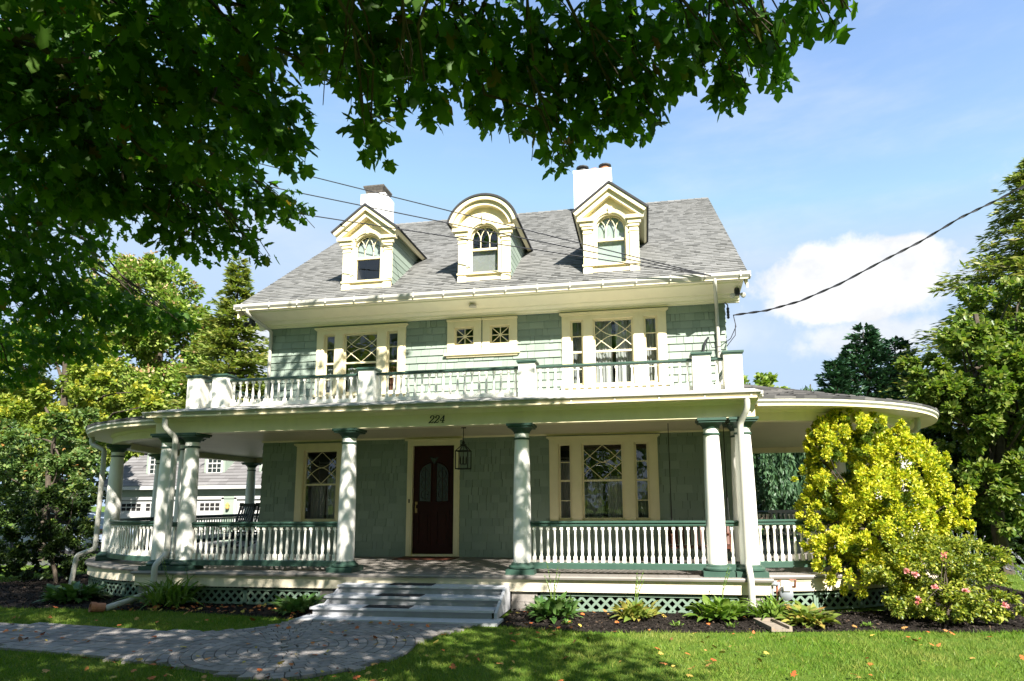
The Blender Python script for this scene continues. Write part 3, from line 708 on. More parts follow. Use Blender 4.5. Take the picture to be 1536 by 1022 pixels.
# pilasters where the porch meets the wall
# ---- beams, soffits, ceiling, gutters
bp = [(CX-5.37, 11.4), (CX-5.37, 10.43), (CX+5.37, 10.43), (CX+5.37, 11.4)]
b = MB(); b.sweep(bp, [(-.27, 3.03), (0, 3.03), (0, 3.24), (.02, 3.255), (.035, 3.29), (.06, 3.305), (.06, 3.33), (-.27, 3.33)])
wl = arc(4.07, 30, 5.37)
for p in (wl, mirror(wl)): b.sweep(p, [(-.25, 3.03), (0, 3.03), (0, 3.17), (.02, 3.18), (.035, 3.215), (.06, 3.225), (.06, 3.26), (-.25, 3.26)])
b.build('porch_beam', M['cream'], house)
so = MB(); so.sweep(bp[1:3], [(0, 3.307), (.27, 3.302), (.27, 3.33), (0, 3.33)])
for p in (wl, mirror(wl)): so.sweep(p, [(0, 3.226), (.47, 3.215), (.47, 3.25), (0, 3.26)])
so.build('porch_soffit', M['cream'], house)
cp = full(3.88, 10.62, 5.2)
cl = MB(); cl.add([(x, y, 3.17) for x, y in cp], [tuple(range(len(cp)))])
for k in range(90):
    y = 10.72+k*.098
    if y < 13.4: cl.box(-8.7, 1.4, y, y+.088, 3.160, 3.1685)
cl.build('porch_ceiling', M['ceiling'], house)
MB().prism([(YW, 3.12), (YW-.03, 3.12), (YW-.045, 3.15), (YW-.08, 3.165), (YW, 3.165)], 'x', XL-.03, XR+.03).build('crown_moulding', M['cream'], house)
gm = MB(); GP = [(-.11, 3.315), (-.03, 3.315), (.01, 3.36), (.012, 3.415), (0, 3.417), (-.012, 3.37), (-.045, 3.335), (-.11, 3.33)]
fpth = [(CX-5.47, 10.2), (CX+5.47, 10.2)]
gm.sweep(fpth, GP); 
for x in (CX-5.47, CX+5.45): gm.box(x, x+.02, 10.2, 10.3, 3.32, 3.415)
for k in range(16):
    x = CX-5.3+k*.705; gm.box(x, x+.028, 10.182, 10.188, 3.33, 3.42); gm.box(x, x+.028, 10.188, 10.31, 3.416, 3.421)
wg = arc(4.56, 34, 5.1)
for p in (wg, mirror(wg)): gm.sweep(p, [(o, z-.075) for o, z in GP])
gm.build('porch_gutter', M['gutter'], house)
# front porch roof: sloped apron and flat deck behind the balustrade
pr = MB(); xa, xb = CX-5.45, CX+5.45
pr.add([(xa, 10.2, 3.40), (xb, 10.2, 3.40), (xb, 10.95, 3.57), (xa, 10.95, 3.57), (xb, YW, 3.60), (xa, YW, 3.60)], [(0, 1, 2, 3), (3, 2, 4, 5)])
x = xa
for (y0, y1) in ((10.15, 10.35), (10.35, 10.55), (10.55, 10.75), (10.75, 10.96)):
    x = xa
    while x < xb:
        xe = min(xb, x+random.uniform(.15, .4)); zf = lambda y: 3.402+.2267*(y-10.2)
        pr.add([(x, y0, zf(y0)+.014), (xe, y0, zf(y0)+.014), (xe, y1, zf(y1)+.004), (x, y1, zf(y1)+.004), (x, y0, zf(y0)), (xe, y0, zf(y0))], [(0, 1, 2, 3), (4, 5, 1, 0)]); x = xe
pr.build('porch_roof', paint('bounce_grey_roof_deck', (.42, .41, .39), .8, .15, 3, .2), house)  # tone raised so the deck reflects sunlight up onto the soffit
def wing_roof(s):
    c = CL if s < 0 else CRt; mb = MB(); R0, R1 = 4.58, .3; zg, slope = 3.345, .245; r = R0
    def P(rr, a, dz): return (c+s*rr*math.cos(a), WY-rr*math.sin(a), zg+(R0-rr)*slope+dz)
    amax = math.acos(.21/4.5) if True else 0
    while r > R1:
        r2 = r-.15; a = -.0
        while a < math.pi/2:
            ae = min(math.pi/2, a+random.uniform(.14, .36)/max(r, .6)); up = random.choice((.016, .018, .03))
            if a*1. < math.pi/2:
                mb.add([P(r, a, up), P(r, ae, up), P(r2, ae, .006), P(r2, a, .006), P(r, a, -.02), P(r, ae, -.02)], [(0, 1, 2, 3), (4, 5, 1, 0)])
            a = ae
        # straight run behind the wing
        y = WY
        while y < 19.5:
            ye = min(19.5, y+random.uniform(.2, .5)); up = random.choice((.016, .018, .03)); f = lambda rr, yy, dz: (c+s*rr, yy, zg+(R0-rr)*slope+dz)
            mb.add([f(r, y, up), f(r, ye, up), f(r2, ye, .006), f(r2, y, .006), f(r, y, -.02), f(r, ye, -.02)], [(0, 1, 2, 3), (4, 5, 1, 0)]); y = ye
        r -= .15
    # close the step between the wing cone and the front deck
    xw = c
    mb.add([(xw, WY-R0, zg), (xw, YW, zg), (xw, YW, zg+(R0-(WY-YW))*slope)], [(0, 1, 2)])
    mb.add([(c+s*R0, 19.5, zg-.02), (c, 19.5, zg-.02), (c, 19.5, zg+R0*slope)], [(0, 1, 2)])
    mb.build('porch_roof', M['porchroof'], house)
wing_roof(-1); wing_roof(1)

# ---- railings
def baluster_mesh(h, foot, top):
    m = MB(); w = .028
    m.box(-w, w, -w, w, 0, foot); m.box(-w*.92, w*.92, -w*.92, w*.92, h-top, h)
    b = h-foot-top
    prof = [(.016, 0), (.024, .03), (.017, .07), (.023, .14), (.027, .24), (.025, .34), (.017, .62), (.0145, .80), (.018, .86), (.0145, .90), (.021, .97), (.017, 1)]
    m.lathe([(r, foot+z*b) for r, z in prof], n=10)
    me = m.mesh('baluster', M['rail_white']); smooth_mesh(me, 35); return me
BAL_LO = baluster_mesh(.575, .10, .055); BAL_UP = baluster_mesh(.425, .06, .05)
NB = [0]
def railing(path, lower=True, n=None, single=True):
    """rails along a path of (x,y); balusters as parts of the railing"""
    mb = MB(); mg = MB()
    if lower:
        prof_t = [(-.045, 1.325), (.045, 1.325), (.05, 1.345), (.038, 1.355), (.038, 1.37), (.062, 1.38), (.062, 1.395), (.03, 1.41), (-.03, 1.41), (-.062, 1.395), (-.062, 1.38), (-.038, 1.37), (-.038, 1.355), (-.05, 1.345)]
        prof_b = [(-.05, .645), (.05, .645), (.05, .73), (.035, .745), (-.035, .745), (-.05, .73)]; zb, bm_, step = .745, BAL_LO, .113
    else:
        prof_t = [(-.04, 4.125), (.04, 4.125), (.055, 4.14), (.055, 4.165), (.02, 4.18), (-.02, 4.18), (-.055, 4.165), (-.055, 4.14)]
        prof_b = [(-.035, 3.625), (.035, 3.625), (.035, 3.70), (-.035, 3.70)]; zb, bm_, step = 3.70, BAL_UP, .14
    mb.sweep(path, prof_t); ro = mb.build('railing', M['green'], house)
    MB().sweep(path, prof_b).build('bottom_rail', M['green' if lower else 'rail_white'], ro)
    P = [Vector((*p, 0)) for p in path]; Ls = [(b-a).length for a, b in zip(P[:-1], P[1:])]; L = sum(Ls)
    k = n or max(1, round(L/step)-0); merged = MB()
    for i in range(k):
        s = (i+.5)*L/k; j = 0
        while s > Ls[j] and j < len(Ls)-1: s -= Ls[j]; j += 1
        p = P[j]+(P[j+1]-P[j])*(s/Ls[j]); d = P[j+1]-P[j]; a = math.atan2(d.y, d.x)
        if single:
            q = link('baluster', bm_, ro, (p.x, p.y, zb)); q.rotation_euler.z = a; NB[0] += 1
        else:
            ca, sa = math.cos(a), math.sin(a)
            merged.add([(p.x+v.co.x*ca-v.co.y*sa, p.y+v.co.x*sa+v.co.y*ca, zb+v.co.z) for v in bm_.vertices], [tuple(f.vertices) for f in bm_.polygons])
    if not single:
        q = merged.build('baluster', M['rail_white'], ro, 35); q['kind'] = 'stuff'
railing([(-8.16, 10.57), (-5.33, 10.57)]); railing([(-1.90, 10.57), (.92, 10.57)])
railing([(1.22, 10.57), (1.41, 10.57)], n=1); railing([(-8.65, 10.57), (-8.46, 10.57)], n=1)
def arc_path(a0, a1, s, r=3.95, n=14):
    c = CL if s < 0 else CRt; p = [(c+s*r*math.cos(R(a)), WY-r*math.sin(R(a))) for a in np.linspace(a0, a1, n)]
    return p if s < 0 else list(reversed(p))
railing(arc_path(46.5, 86, -1)); railing(arc_path(25.5, 86, 1), single=False)
railing(arc_path(4, 42, -1), single=False); railing([(CL-3.95, 15.1), (CL-3.95, 18.65)], single=False) if False else railing([(CL-3.95, 18.65), (CL-3.95, 15.2)], single=False)
railing(arc_path(-12, 20.5, 1), single=False)
railing([(CL-3.8, 18.8), (XL-.05, 18.8)][::-1], single=False); railing([(XR+.05, 18.8), (CRt+3.8, 18.8)][::-1], single=False)
# upper balustrade with boxed posts
UY = 11.2
PX = [-8.20, -5.13, -2.05, 1.02, 1.545, -8.75]
for x in PX:
    p = MB().box(x-.15, x+.15, UY-.15, UY+.15, 3.57, 4.225).build('balustrade_post', M['rail_white'], house)
    MB().box(x-.18, x+.18, UY-.18, UY+.18, 4.228, 4.262).box(x-.165, x+.165, UY-.165, UY+.165, 4.205, 4.228).build('post_cap', M['green'], p)
railing([(-8.04, UY), (-5.29, UY)], False, single=True); railing([(-4.97, UY), (-2.21, UY)], False); railing([(-1.89, UY), (.86, UY)], False)
railing([(1.18, UY), (1.385, UY)], False, 1); railing([(-8.59, UY), (-8.36, UY)], False, 1)
railing([(1.545, UY+.16), (1.545, YW-.05)], False, single=False); railing([(-8.75, YW-.05), (-8.75, UY+.16)], False, single=False)

# ---- downspouts, floodlights, number
def pipe(pts, r=.042, n=10, name='downspout', mat='gutter'):
    P = [Vector(p) for p in pts]; out = [P[0]]
    for i in range(1, len(P)-1):
        a, b, c_ = P[i-1], P[i], P[i+1]; d0 = (a-b).normalized()*min(.07, (a-b).length/2.2); d1 = (c_-b).normalized()*min(.07, (c_-b).length/2.2)
        for t in (0, .33, .67, 1): out.append((b+d0)*(1-t)**2+b*2*t*(1-t)+(b+d1)*t*t)
    out.append(P[-1])
    return MB().tube(out, r, n).build(name, M[mat], house, 50)
pipe([(1.60, 10.21, 3.32), (1.60, 10.21, 3.14), (1.50, 10.36, 2.93), (1.50, 10.36, .78), (1.50, 10.16, .58), (1.50, 10.16, .16), (1.53, 9.98, .10)], .05)
pipe([(-8.62, 10.21, 3.32), (-8.62, 10.21, 3.12), (-8.50, 10.36, 2.95), (-8.50, 10.36, .86), (-8.52, 10.12, .68), (-8.52, 10.12, .24), (-8.62, 9.72, .14), (-8.78, 9.42, .06)], .05)
pipe([(-12.10, 12.20, 3.25), (-12.10, 12.20, 3.06), (-11.72, 12.16, 2.93), (-11.72, 12.16, .80), (-11.95, 11.95, .68), (-11.98, 11.9, .0)], .05)
pipe([(5.05, 12.85, 3.24), (5.05, 12.85, 3.02), (4.95, 13.0, 2.9), (4.85, 13.25, 2.75), (4.85, 13.25, .2)], .05)
pipe([(-8.78, 12.62, 6.12), (-8.78, 12.62, 6.0), (-8.66, 13.40, 5.78), (-8.66, 13.40, 3.75)], .038)
pipe([(1.50, 12.62, 6.12), (1.50, 12.62, 6.0), (1.52, 12.8, 5.9), (1.60, 13.40, 5.72), (1.60, 13.40, 3.75)], .038)
for x, s in ((1.97, 1), (-8.90, -1)):
    f = MB().box(x-.05, x+.05, 12.95, 13.05, 5.86, 5.99).build('floodlight', M['dark'], house)
    for k in (-1, 1): MB().lathe([(.02, -.06), (.035, -.03), (.05, .02), (.055, .05), (.03, .06)], (0, 0, 0), 12).build('lamp_head', M['gutter' if s > 0 else 'dark'], f).matrix_local = Matrix.Translation(Vector((x+k*.09, 12.93, 5.84))) @ Matrix.Rotation(R(125), 4, 'X') @ Matrix.Rotation(R(k*25), 4, 'Y')
MB().lathe([(.09, 0), (.085, .03), (.05, .05)], (-3.6, 13.0, 5.95), 14).build('soffit_light', M['gutter'], house)
def stroke(mb, pts, y, w0, w1):
    n = len(pts)
    for i in range(n-1):
        a, b = Vector(pts[i]), Vector(pts[i+1]); d = (b-a).normalized()
        mb.bar((a.x, y, a.y), (b.x+d.x*.003, y, b.y+d.y*.003), .008, w0+(w1-w0)*abs(d.y), up=(d.y, 0, -d.x) if False else Vector((0, 1, 0)).cross(Vector((d.x, 0, d.y))))
def digits():
    y = 10.424; sh = .22
    def sk(x0, pts): return [(x0+x+sh*z, 3.03-.155+z) for x, z in pts]
    two = [(.01, .085)]+[(.037+.032*math.cos(t), .095+.032*math.sin(t)) for t in np.linspace(2.9, -.5, 9)]+[(.045, .055), (.005, .008), (0, 0)]
    for i, x0 in enumerate((-3.655, -3.56, -3.465)):
        mb = MB()
        if i < 2:
            stroke(mb, sk(x0, two), y, .008, .02); stroke(mb, sk(x0, [(0, .006), (.025, .012), (.05, .003), (.068, .008), (.072, .03)]), y-.001, .014, .008); mb.lathe([(.001, -.004), (.011, -.004), (.011, .004), (.001, .004)], (0, 0, 0), 8) if False else None
            bx, bz = sk(x0, [(.012, .09)])[0]; mb.obox((bx, y, bz), (.009, 0, 0), (0, .0045, 0), (0, 0, .009))
        else:
            stroke(mb, sk(x0, [(.055, .125), (0, .04), (.08, .04)]), y, .012, .009); stroke(mb, sk(x0, [(.055, .125), (.055, 0)]), y-.001, .02, .02); stroke(mb, sk(x0, [(.035, .003), (.078, .003)]), y-.002, .008, .008)
        for k, v in enumerate(mb.v): mb.v[k] = (v[0], v[1], v[2]+.21)
        mb.build('house_number', M['dark'], house)
digits()

# ================================================================== GROUND
def inpoly(P, poly):
    x, y = P[:, 0], P[:, 1]; r = np.zeros(len(P), bool); n = len(poly); j = n-1
    for i in range(n):
        xi, yi = poly[i]; xj, yj = poly[j]
        r ^= ((yi > y) != (yj > y)) & (x < (xj-xi)*(y-yi)/((yj-yi) if yj != yi else 1e-9)+xi); j = i
    return r
PATH = [(-30, 11.6), (-16, 9.6), (-12, 8.75), (-9.58, 8.37), (-7.08, 8.12), (-5.9, 8.15), (-5.45, 8.45), (-5.2, 8.95), (-5.22, 9.3), (-2.1, 9.3), (-2.45, 9.0), (-2.72, 8.5), (-2.86, 7.95), (-2.78, 7.3), (-3.05, 6.6), (-3.4, 6.2), (-3.8, 6.08), (-4.28, 6.16), (-5.19, 6.45), (-7.94, 6.97), (-12, 7.5), (-16, 8.3), (-30, 10.2)]
BED_L = [(-14.5, 12.5), (-13, 10.6), (-11.5, 9.75), (-10.79, 9.5), (-9.82, 9.6), (-8.4, 9.58), (-7.14, 9.5), (-6.2, 9.35), (-5.4, 9.2), (-5.1, 9.2), (-5.1, 10.4), (-9.0, 10.6), (-12.9, 15), (-13.4, 17)]
BED_R = [(-2.15, 9.1), (-1.6, 8.95), (-.66, 8.81), (1.08, 9.05), (2.82, 9.36), (4.3, 9.45), (5.2, 9.7), (6.1, 10.6), (6.7, 12.2), (6.9, 15), (6.6, 18), (5.6, 18), (5.7, 14), (4, 11.2), (1.8, 10.4), (-2.15, 10.4)]
m, nt, b = newmat('lawn_soil')
cc = ramp(nt, noise_node(nt, .8, 6, .65), [(.3, (.065, .12, .014)), (.55, (.09, .15, .02)), (.8, (.12, .16, .03))])
nt.links.new(cc, b.inputs['Base Color']); b.inputs['Roughness'].default_value = .95; b.inputs['Specular IOR Level'].default_value = .1
bump(nt, b, noise_node(nt, 30, 6, .7), .8, .05)
M['lawn'] = m
gme = MB()
xs = [-400, -60, -30, -15, -8, 0, 8, 15, 40, 400]; ys = [-200, -40, -10, 0, 8, 14, 25, 45, 90, 500]
gme.add([(x, y, 0) for y in ys for x in xs], [(j*10+i, j*10+i+1, (j+1)*10+i+1, (j+1)*10+i) for j in range(9) for i in range(9)])
tag(gme.build('lawn', M['lawn']), kind='structure')
M['mulch'] = island_mat('black_mulch', [(0, (.010, .008, .007)), (.6, (.022, .018, .016)), (.93, (.045, .036, .03)), (1, (.09, .06, .04))], .95, None, 50, .8, .1)
M['leaf_litter'] = island_mat('fallen_leaf', [(0, (.30, .07, .02)), (.4, (.42, .13, .03)), (.7, (.36, .20, .06)), (.88, (.45, .36, .06)), (1, (.16, .07, .03))], .7, None, 20, 0, .3)
M['soil'] = paint('dark_mulch_soil', (.018, .0145, .012), .95, .5, 14, 0, .1, .8)
def polymesh(poly, z): return MB().add([(x, y, z) for x, y in poly], [tuple(range(len(poly)))])
tag(polymesh(BED_L, .008).build('mulch_bed', M['soil']), kind='structure'); tag(polymesh(BED_R, .008).build('mulch_bed', M['soil']), kind='structure')
def scatter_in(poly, n):
    p = np.array(poly); lo, hi = p.min(0), p.max(0); out = np.zeros((0, 2))
    while len(out) < n:
        q = rng.uniform(lo, hi, size=(n*2, 2)); out = np.vstack([out, q[inpoly(q, poly)]])
    return out[:n]
def quads_on_ground(P, z, smin, smax, asp=.35, tilt=.5):
    n = len(P); a = rng.uniform(0, 2*np.pi, n); D = np.stack([np.cos(a), np.sin(a), rng.normal(0, tilt, n)], 1); N = np.tile([0, 0, 1.], (n, 1))+rng.normal(0, .3, (n, 3))
    return np.column_stack([P, np.full(n, z)+rng.uniform(0, .02, n)]), D, N, rng.uniform(smin, smax, n)
for poly, n in ((BED_L, 9000), (BED_R, 11000)):
    p = scatter_in(poly, n); P, D, N, S = quads_on_ground(p, .012, .02, .06)
    tag(leaf_cloud('mulch_chips', P, D, N, S, DIAMOND, M['mulch']), kind='stuff')
# ---- paved walk: every paver modelled
M['paver'] = island_mat('grey_pavers', [(0, (.19, .175, .165)), (.5, (.235, .22, .21)), (1, (.30, .275, .25))], .85, (2.5, (.15, .14, .13), .5), 60, .5, .25)
M['sand'] = paint('joint_sand', (.14, .13, .11), .95, .3, 12, 0, .1)
tag(polymesh(PATH, .006).build('path', M['sand']), kind='structure')
def pavers():
    mb = MB(); c = np.array([-4.35, 7.35])
    def stone(cx, cy, pts, h):
        q = [(cx+(x-cx)*.965, cy+(y-cy)*.965) for x, y in pts]; dx, dy = random.uniform(-.0015, .0015), random.uniform(-.0015, .0015)
        n = len(q); mb.add([(x, y, .0) for x, y in pts]+[(x, y, h+dx*(x-cx)*8+dy*(y-cy)*8) for x, y in q], [tuple(range(n, 2*n))]+[(i, (i+1) % n, n+(i+1) % n, n+i) for i in range(n)])
    r = .06
    while r < 1.85:
        r2 = r+.115; k = max(5, int(2*math.pi*(r+.05)/.145)); off = random.random()
        for i in range(k):
            a0, a1 = 2*math.pi*(i+off)/k, 2*math.pi*(i+1+off)/k; am = (a0+a1)/2; p = (c[0]+(r+.05)*math.cos(am), c[1]+(r+.05)*math.sin(am))
            if not inpoly(np.array([p]), PATH)[0]: continue
            g = .004/(r+.05)
            stone(*p, [(c[0]+rr*math.cos(a), c[1]+rr*math.sin(a)) for rr, a in ((r+.003, a0+g), (r2-.003, a0+g), (r2-.003, a1-g), (r+.003, a1-g))], .028+random.uniform(-.002, .003))
        r = r2
    th = -.13; ca, sa = math.cos(th), math.sin(th)
    for i in range(-90, 40):
        for j in range(-12, 40):
            w, h = .225, .15; lx, ly = i*w+(j % 2)*w/2+(.03 if j % 3 == 0 else 0), j*h
            x, y = -4+lx*ca-ly*sa, 6.0+lx*sa+ly*ca
            if (x-c[0])**2+(y-c[1])**2 < 1.84**2 or x < -14: continue
            if not inpoly(np.array([(x, y)]), PATH)[0]: continue
            q = [(-w/2+.004, -h/2+.004), (w/2-.004, -h/2+.004), (w/2-.004, h/2-.004), (-w/2+.004, h/2-.004)]
            stone(x, y, [(x+a*ca-b*sa, y+a*sa+b*ca) for a, b in q], .026+random.uniform(-.003, .003))
    o = mb.build('path_pavers', M['paver']); tag(o, kind='structure')
pavers()
# ---- grass
M['grass'] = leaf_mat('grass_blades', [(0, (.075, .155, .012)), (.5, (.12, .22, .02)), (.85, (.17, .26, .03)), (1, (.27, .26, .07))], .3, .5, (1.1, 1.2, .5), .25)
_nt = M['grass'].node_tree; _b = _nt.nodes['Principled BSDF']; _src = _b.inputs['Base Color'].links[0].from_socket
_pf = ramp(_nt, noise_node(_nt, .9, 6, .62), [(.42, (0, 0, 0)), (.68, (.75, .75, .75))]); _mc = mixc(_nt, _pf, _src, (.26, .26, .07)); _nt.links.new(_mc, _b.inputs['Base Color'])
_pf2 = ramp(_nt, noise_node(_nt, 3.5, 4, .6), [(.45, (0, 0, 0)), (.65, (.6, .6, .6))]); _mc2 = mixc(_nt, _pf2, _mc, (.06, .15, .018)); _nt.links.new(_mc2, _b.inputs['Base Color'])
def grass():
    regs = [((-13, 5.0, 7.5, 10.9), 1900), ((5.5, 9.5, 11, 20), 500), ((-26, 9.5, -13, 20), 250), ((-13, 3.5, 6, 5.0), 500)]
    PP = []
    for (x0, y0, x1, y1), dens in regs:
        n = int((x1-x0)*(y1-y0)*dens); p = rng.uniform((x0, y0), (x1, y1), (n, 2))
        k = ~(inpoly(p, PATH) | inpoly(p, BED_L) | inpoly(p, BED_R)); p = p[k]
        k = ~((p[:, 1] > 10.3) & (p[:, 0] > -9) & (p[:, 0] < 2)) & ~((p[:, 1] > 9.02) & (p[:, 0] > -5.25) & (p[:, 0] < -2.1)); PP.append(p[k])
    p = np.vstack(PP); n = len(p)
    clump = np.sin(p[:, 0]*3.1+np.sin(p[:, 1]*2.3)*2)*np.sin(p[:, 1]*3.7+p[:, 0])*.25+1
    L = rng.uniform(.028, .062, n)*clump; a = rng.uniform(0, 2*np.pi, n)
    D = np.stack([np.cos(a)*.55, np.sin(a)*.55, np.ones(n)], 1)+rng.normal(0, .25, (n, 3)); N = np.stack([np.cos(a+1.2), np.sin(a+1.2), np.full(n, .3)], 1)
    P = np.column_stack([p, np.zeros(n)])
    tag(leaf_cloud('grass', P, D, N, L, BLADE, M['grass'], None, .16), kind='stuff')
grass()
def fallen():
    regs = [((-10, 5, 5.5, 9.6), 210), ((-5.3, 9.9, 1.6, 10.25), 120), ((-9, 9.4, -5.3, 10.2), 130), ((-5.6, 6.0, -3, 9.3), 60)]
    p = np.vstack([rng.uniform((a, b), (c, d), (n, 2)) for (a, b, c, d), n in regs])
    cl_ = rng.uniform((-9, 5.6), (5, 9), (16, 2)); p = np.vstack([p, cl_[rng.integers(0, 16, 150)]+rng.normal(0, .28, (150, 2))]); p = p[~((p[:, 0] > -5.2) & (p[:, 0] < -2.1) & (p[:, 1] > 9.0))]
    P, D, N, S = quads_on_ground(p, .04, .035, .085, tilt=.35)
    tag(leaf_cloud('fallen_leaves', P, D, N, S, MAPLE, M['leaf_litter']), kind='stuff')
    p = np.column_stack([rng.uniform(-4.9, -2.4, 14), rng.uniform(9.4, 10.2, 14)])
fallen()

# ================================================================== PLANTS
def tube_branch(mb, a, b, r0, r1, sag=.0, n=5, wob=.06):
    a, b = Vector(a), Vector(b); L = (b-a).length; pts = []
    for i in range(n+1):
        t = i/n; p = a.lerp(b, t)+Vector((random.gauss(0, wob), random.gauss(0, wob), random.gauss(0, wob)))*L*.5*math.sin(math.pi*t); p.z += sag*L*math.sin(math.pi*t); pts.append(p)
    mb.tube(pts, [r0+(r1-r0)*i/n for i in range(n+1)], 6, True)
def clump_leaves(C, Rc, nl, size, droop=.2, out=None, flat=.8, upn=.8):
    """leaves scattered through clumps: C (k,3) centres, Rc (k,) radii -> P, D, N, S"""
    k = len(C); idx = rng.integers(0, k, nl)
    off = sphere_pts(nl)*(rng.uniform(0, 1, nl)**.45)[:, None]; off[:, 2] *= flat
    P = C[idx]+off*Rc[idx][:, None]
    D = off*1.0+rng.normal(0, .6, (nl, 3))+np.array([0, 0, -droop])
    if out is not None: D = D+out[idx]*.6
    N = rng.normal(0, .55, (nl, 3))+np.array([0, 0, upn])+off*.5
    return P, D, N, rng.uniform(size*.65, size*1.25, nl)
def ell_clumps(ells, k, rmin=.55, rc=(.3, .55)):
    w = np.array([e[3]*e[4]*e[5] for e in ells])**.58; w /= w.sum(); id_ = rng.choice(len(ells), k, p=w); E_ = np.array(ells, float)[id_]
    d = sphere_pts(k); r = rng.uniform(rmin**3, 1, k)**(1/3)
    C = E_[:, :3]+d*r[:, None]*E_[:, 3:6]; Rc = rng.uniform(*rc, k)*np.minimum(E_[:, 3:6].min(1), 3)*.55
    return C, Rc, d
def leafy_tree(name, label, cat, base, ells, k, nl, size, mat, trunk_r, group=None, shape=OVAL, rc=(.3, .55), width=1., rmin=.55, droop=.2, limbs=10, trunk_h=None, extra=None, inner=None, flat=.8):
    base = Vector(base); t = thing(name, base, label, cat, group)
    C, Rc, d = ell_clumps(ells, k, rmin, rc); C[:, 2] = np.maximum(C[:, 2], base.z+.15)
    P, D, N, S = clump_leaves(C, Rc, nl, size, droop, d, flat)
    P[:, 2] = np.maximum(P[:, 2], base.z+.03)
    o = leaf_cloud('crown', P, D, N, S, shape, mat, t, width); o.location = -base
    if inner:
        C2, R2, d2 = ell_clumps([(*e[:3], e[3]*.74, e[4]*.74, e[5]*.8) for e in ells], 120, .1, rc); P, D, N, S = clump_leaves(C2, R2*1.3, inner[1], size*1.15, droop, d2); P[:, 2] = np.maximum(P[:, 2], base.z+.1)
        o3 = leaf_cloud('inner_foliage', P, D, N, S, shape, inner[0], t, width); o3.location = -base
    if extra:
        m2, frac, sz2 = extra; n2 = int(nl*frac); top = C[np.argsort(-C[:, 2]-.4*d[:, 2]*3)][:max(3, int(k*.75))]; Rt = rng.uniform(.25, .5, len(top))*Rc.mean()*1.6
        P, D, N, S = clump_leaves(top+np.array([0, 0, .6*Rc.mean()]), Rt, n2, sz2, droop)
        o2 = leaf_cloud('blossom', P, D, N, S, shape, m2, t, width); o2.location = -base
    mb = MB(); zc = max(e[2] for e in ells); th = trunk_h or zc-base.z
    top = Vector((sum(e[0] for e in ells)/len(ells), sum(e[1] for e in ells)/len(ells), base.z+th))
    tube_branch(mb, base+Vector((0, 0, -.1)), top, trunk_r, trunk_r*.35, 0, 6, .03)
    for i in rng.choice(k, min(limbs, k), replace=False):
        s = base.lerp(top, random.uniform(.25, .9)); tube_branch(mb, s, C[i], trunk_r*.32, trunk_r*.06, .06, 4, .08)
    mb.build('trunk', M['bark'], t, 60)
    return t
def E(u, v, ru, rv, Y, dep=1.):
    p = at(u, v, Y); d = (Vector((0, 0, 0))+p).dot(_f)-CZ*_f.z; k = d/CF
    return (p.x, p.y, p.z, ru*k, ru*k*dep, rv*k)
G = {}
G['maple'] = leaf_mat('maple_leaf', [(0, (.038, .105, .012)), (.5, (.065, .155, .017)), (.93, (.10, .20, .022)), (.985, (.13, .16, .025)), (1, (.20, .10, .03))], .58, .55, (1.3, 1.5, .45))
G['yellowgreen'] = leaf_mat('yellow_green_leaf', [(0, (.11, .18, .02)), (.5, (.20, .27, .038)), (1, (.32, .35, .07))], .4, .5)
G['lemon'] = leaf_mat('lemon_leaf', [(0, (.30, .32, .03)), (1, (.46, .44, .05))], .4, .5, (1.1, 1.1, .5))
G['tan'] = leaf_mat('tan_seed', [(0, (.34, .20, .10)), (.6, (.42, .30, .16)), (1, (.30, .28, .12))], .2, .6, (1.1, 1, .7))
G['mid'] = leaf_mat('mid_green_leaf', [(0, (.10, .18, .025)), (.6, (.18, .27, .04)), (1, (.32, .36, .09))], .35, .45)
G['bright'] = leaf_mat('bright_green_leaf', [(0, (.06, .12, .02)), (.5, (.13, .20, .035)), (1, (.26, .29, .07))], .4, .4)
G['dark'] = leaf_mat('dark_green_leaf', [(0, (.020, .042, .010)), (.6, (.032, .062, .014)), (1, (.055, .085, .02))], .3, .4)
G['spruce'] = leaf_mat('spruce_needle', [(0, (.02, .06, .030)), (.6, (.032, .085, .04)), (1, (.05, .11, .05))], .15, .5, (1, 1.1, .6))
G['larch'] = leaf_mat('larch_needle', [(0, (.11, .16, .03)), (.6, (.19, .24, .05)), (1, (.28, .26, .07))], .3, .5)
G['weep'] = leaf_mat('weeping_needle', [(0, (.03, .075, .035)), (.6, (.055, .115, .05)), (1, (.08, .15, .06))], .2, .5)
G['golden'] = leaf_mat('golden_leaf', [(0, (.13, .22, .018)), (.28, (.32, .41, .028)), (.62, (.66, .64, .05)), (1, (.88, .78, .12))], .4, .38, (1.05, 1.1, .4))
G['rose'] = leaf_mat('rose_leaf', [(0, (.09, .14, .022)), (.55, (.21, .26, .03)), (1, (.44, .42, .07))], .35, .4)
G['pink'] = leaf_mat('pink_petal', [(0, (.75, .26, .27)), (1, (.82, .42, .38))], .3, .5, (1, .9, .9))
G['sage'] = leaf_mat('grey_sage', [(0, (.17, .19, .17)), (.6, (.24, .24, .27)), (1, (.25, .22, .36))], .3, .6, (1, 1, 1))
G['hosta'] = leaf_mat('hosta_green', [(0, (.045, .11, .025)), (.6, (.075, .15, .035)), (1, (.11, .17, .05))], .3, .35)
G['hosta_y'] = leaf_mat('hosta_yellowing', [(0, (.11, .17, .03)), (.5, (.17, .22, .04)), (.85, (.30, .27, .06)), (1, (.34, .20, .06))], .3, .38)
G['daylily'] = leaf_mat('daylily_blade', [(0, (.09, .18, .025)), (1, (.16, .24, .04))], .35, .4)
G['vib'] = leaf_mat('viburnum_leaf', [(0, (.06, .12, .03)), (.6, (.11, .18, .045)), (.95, (.19, .24, .08)), (1, (.34, .17, .05))], .3, .45)

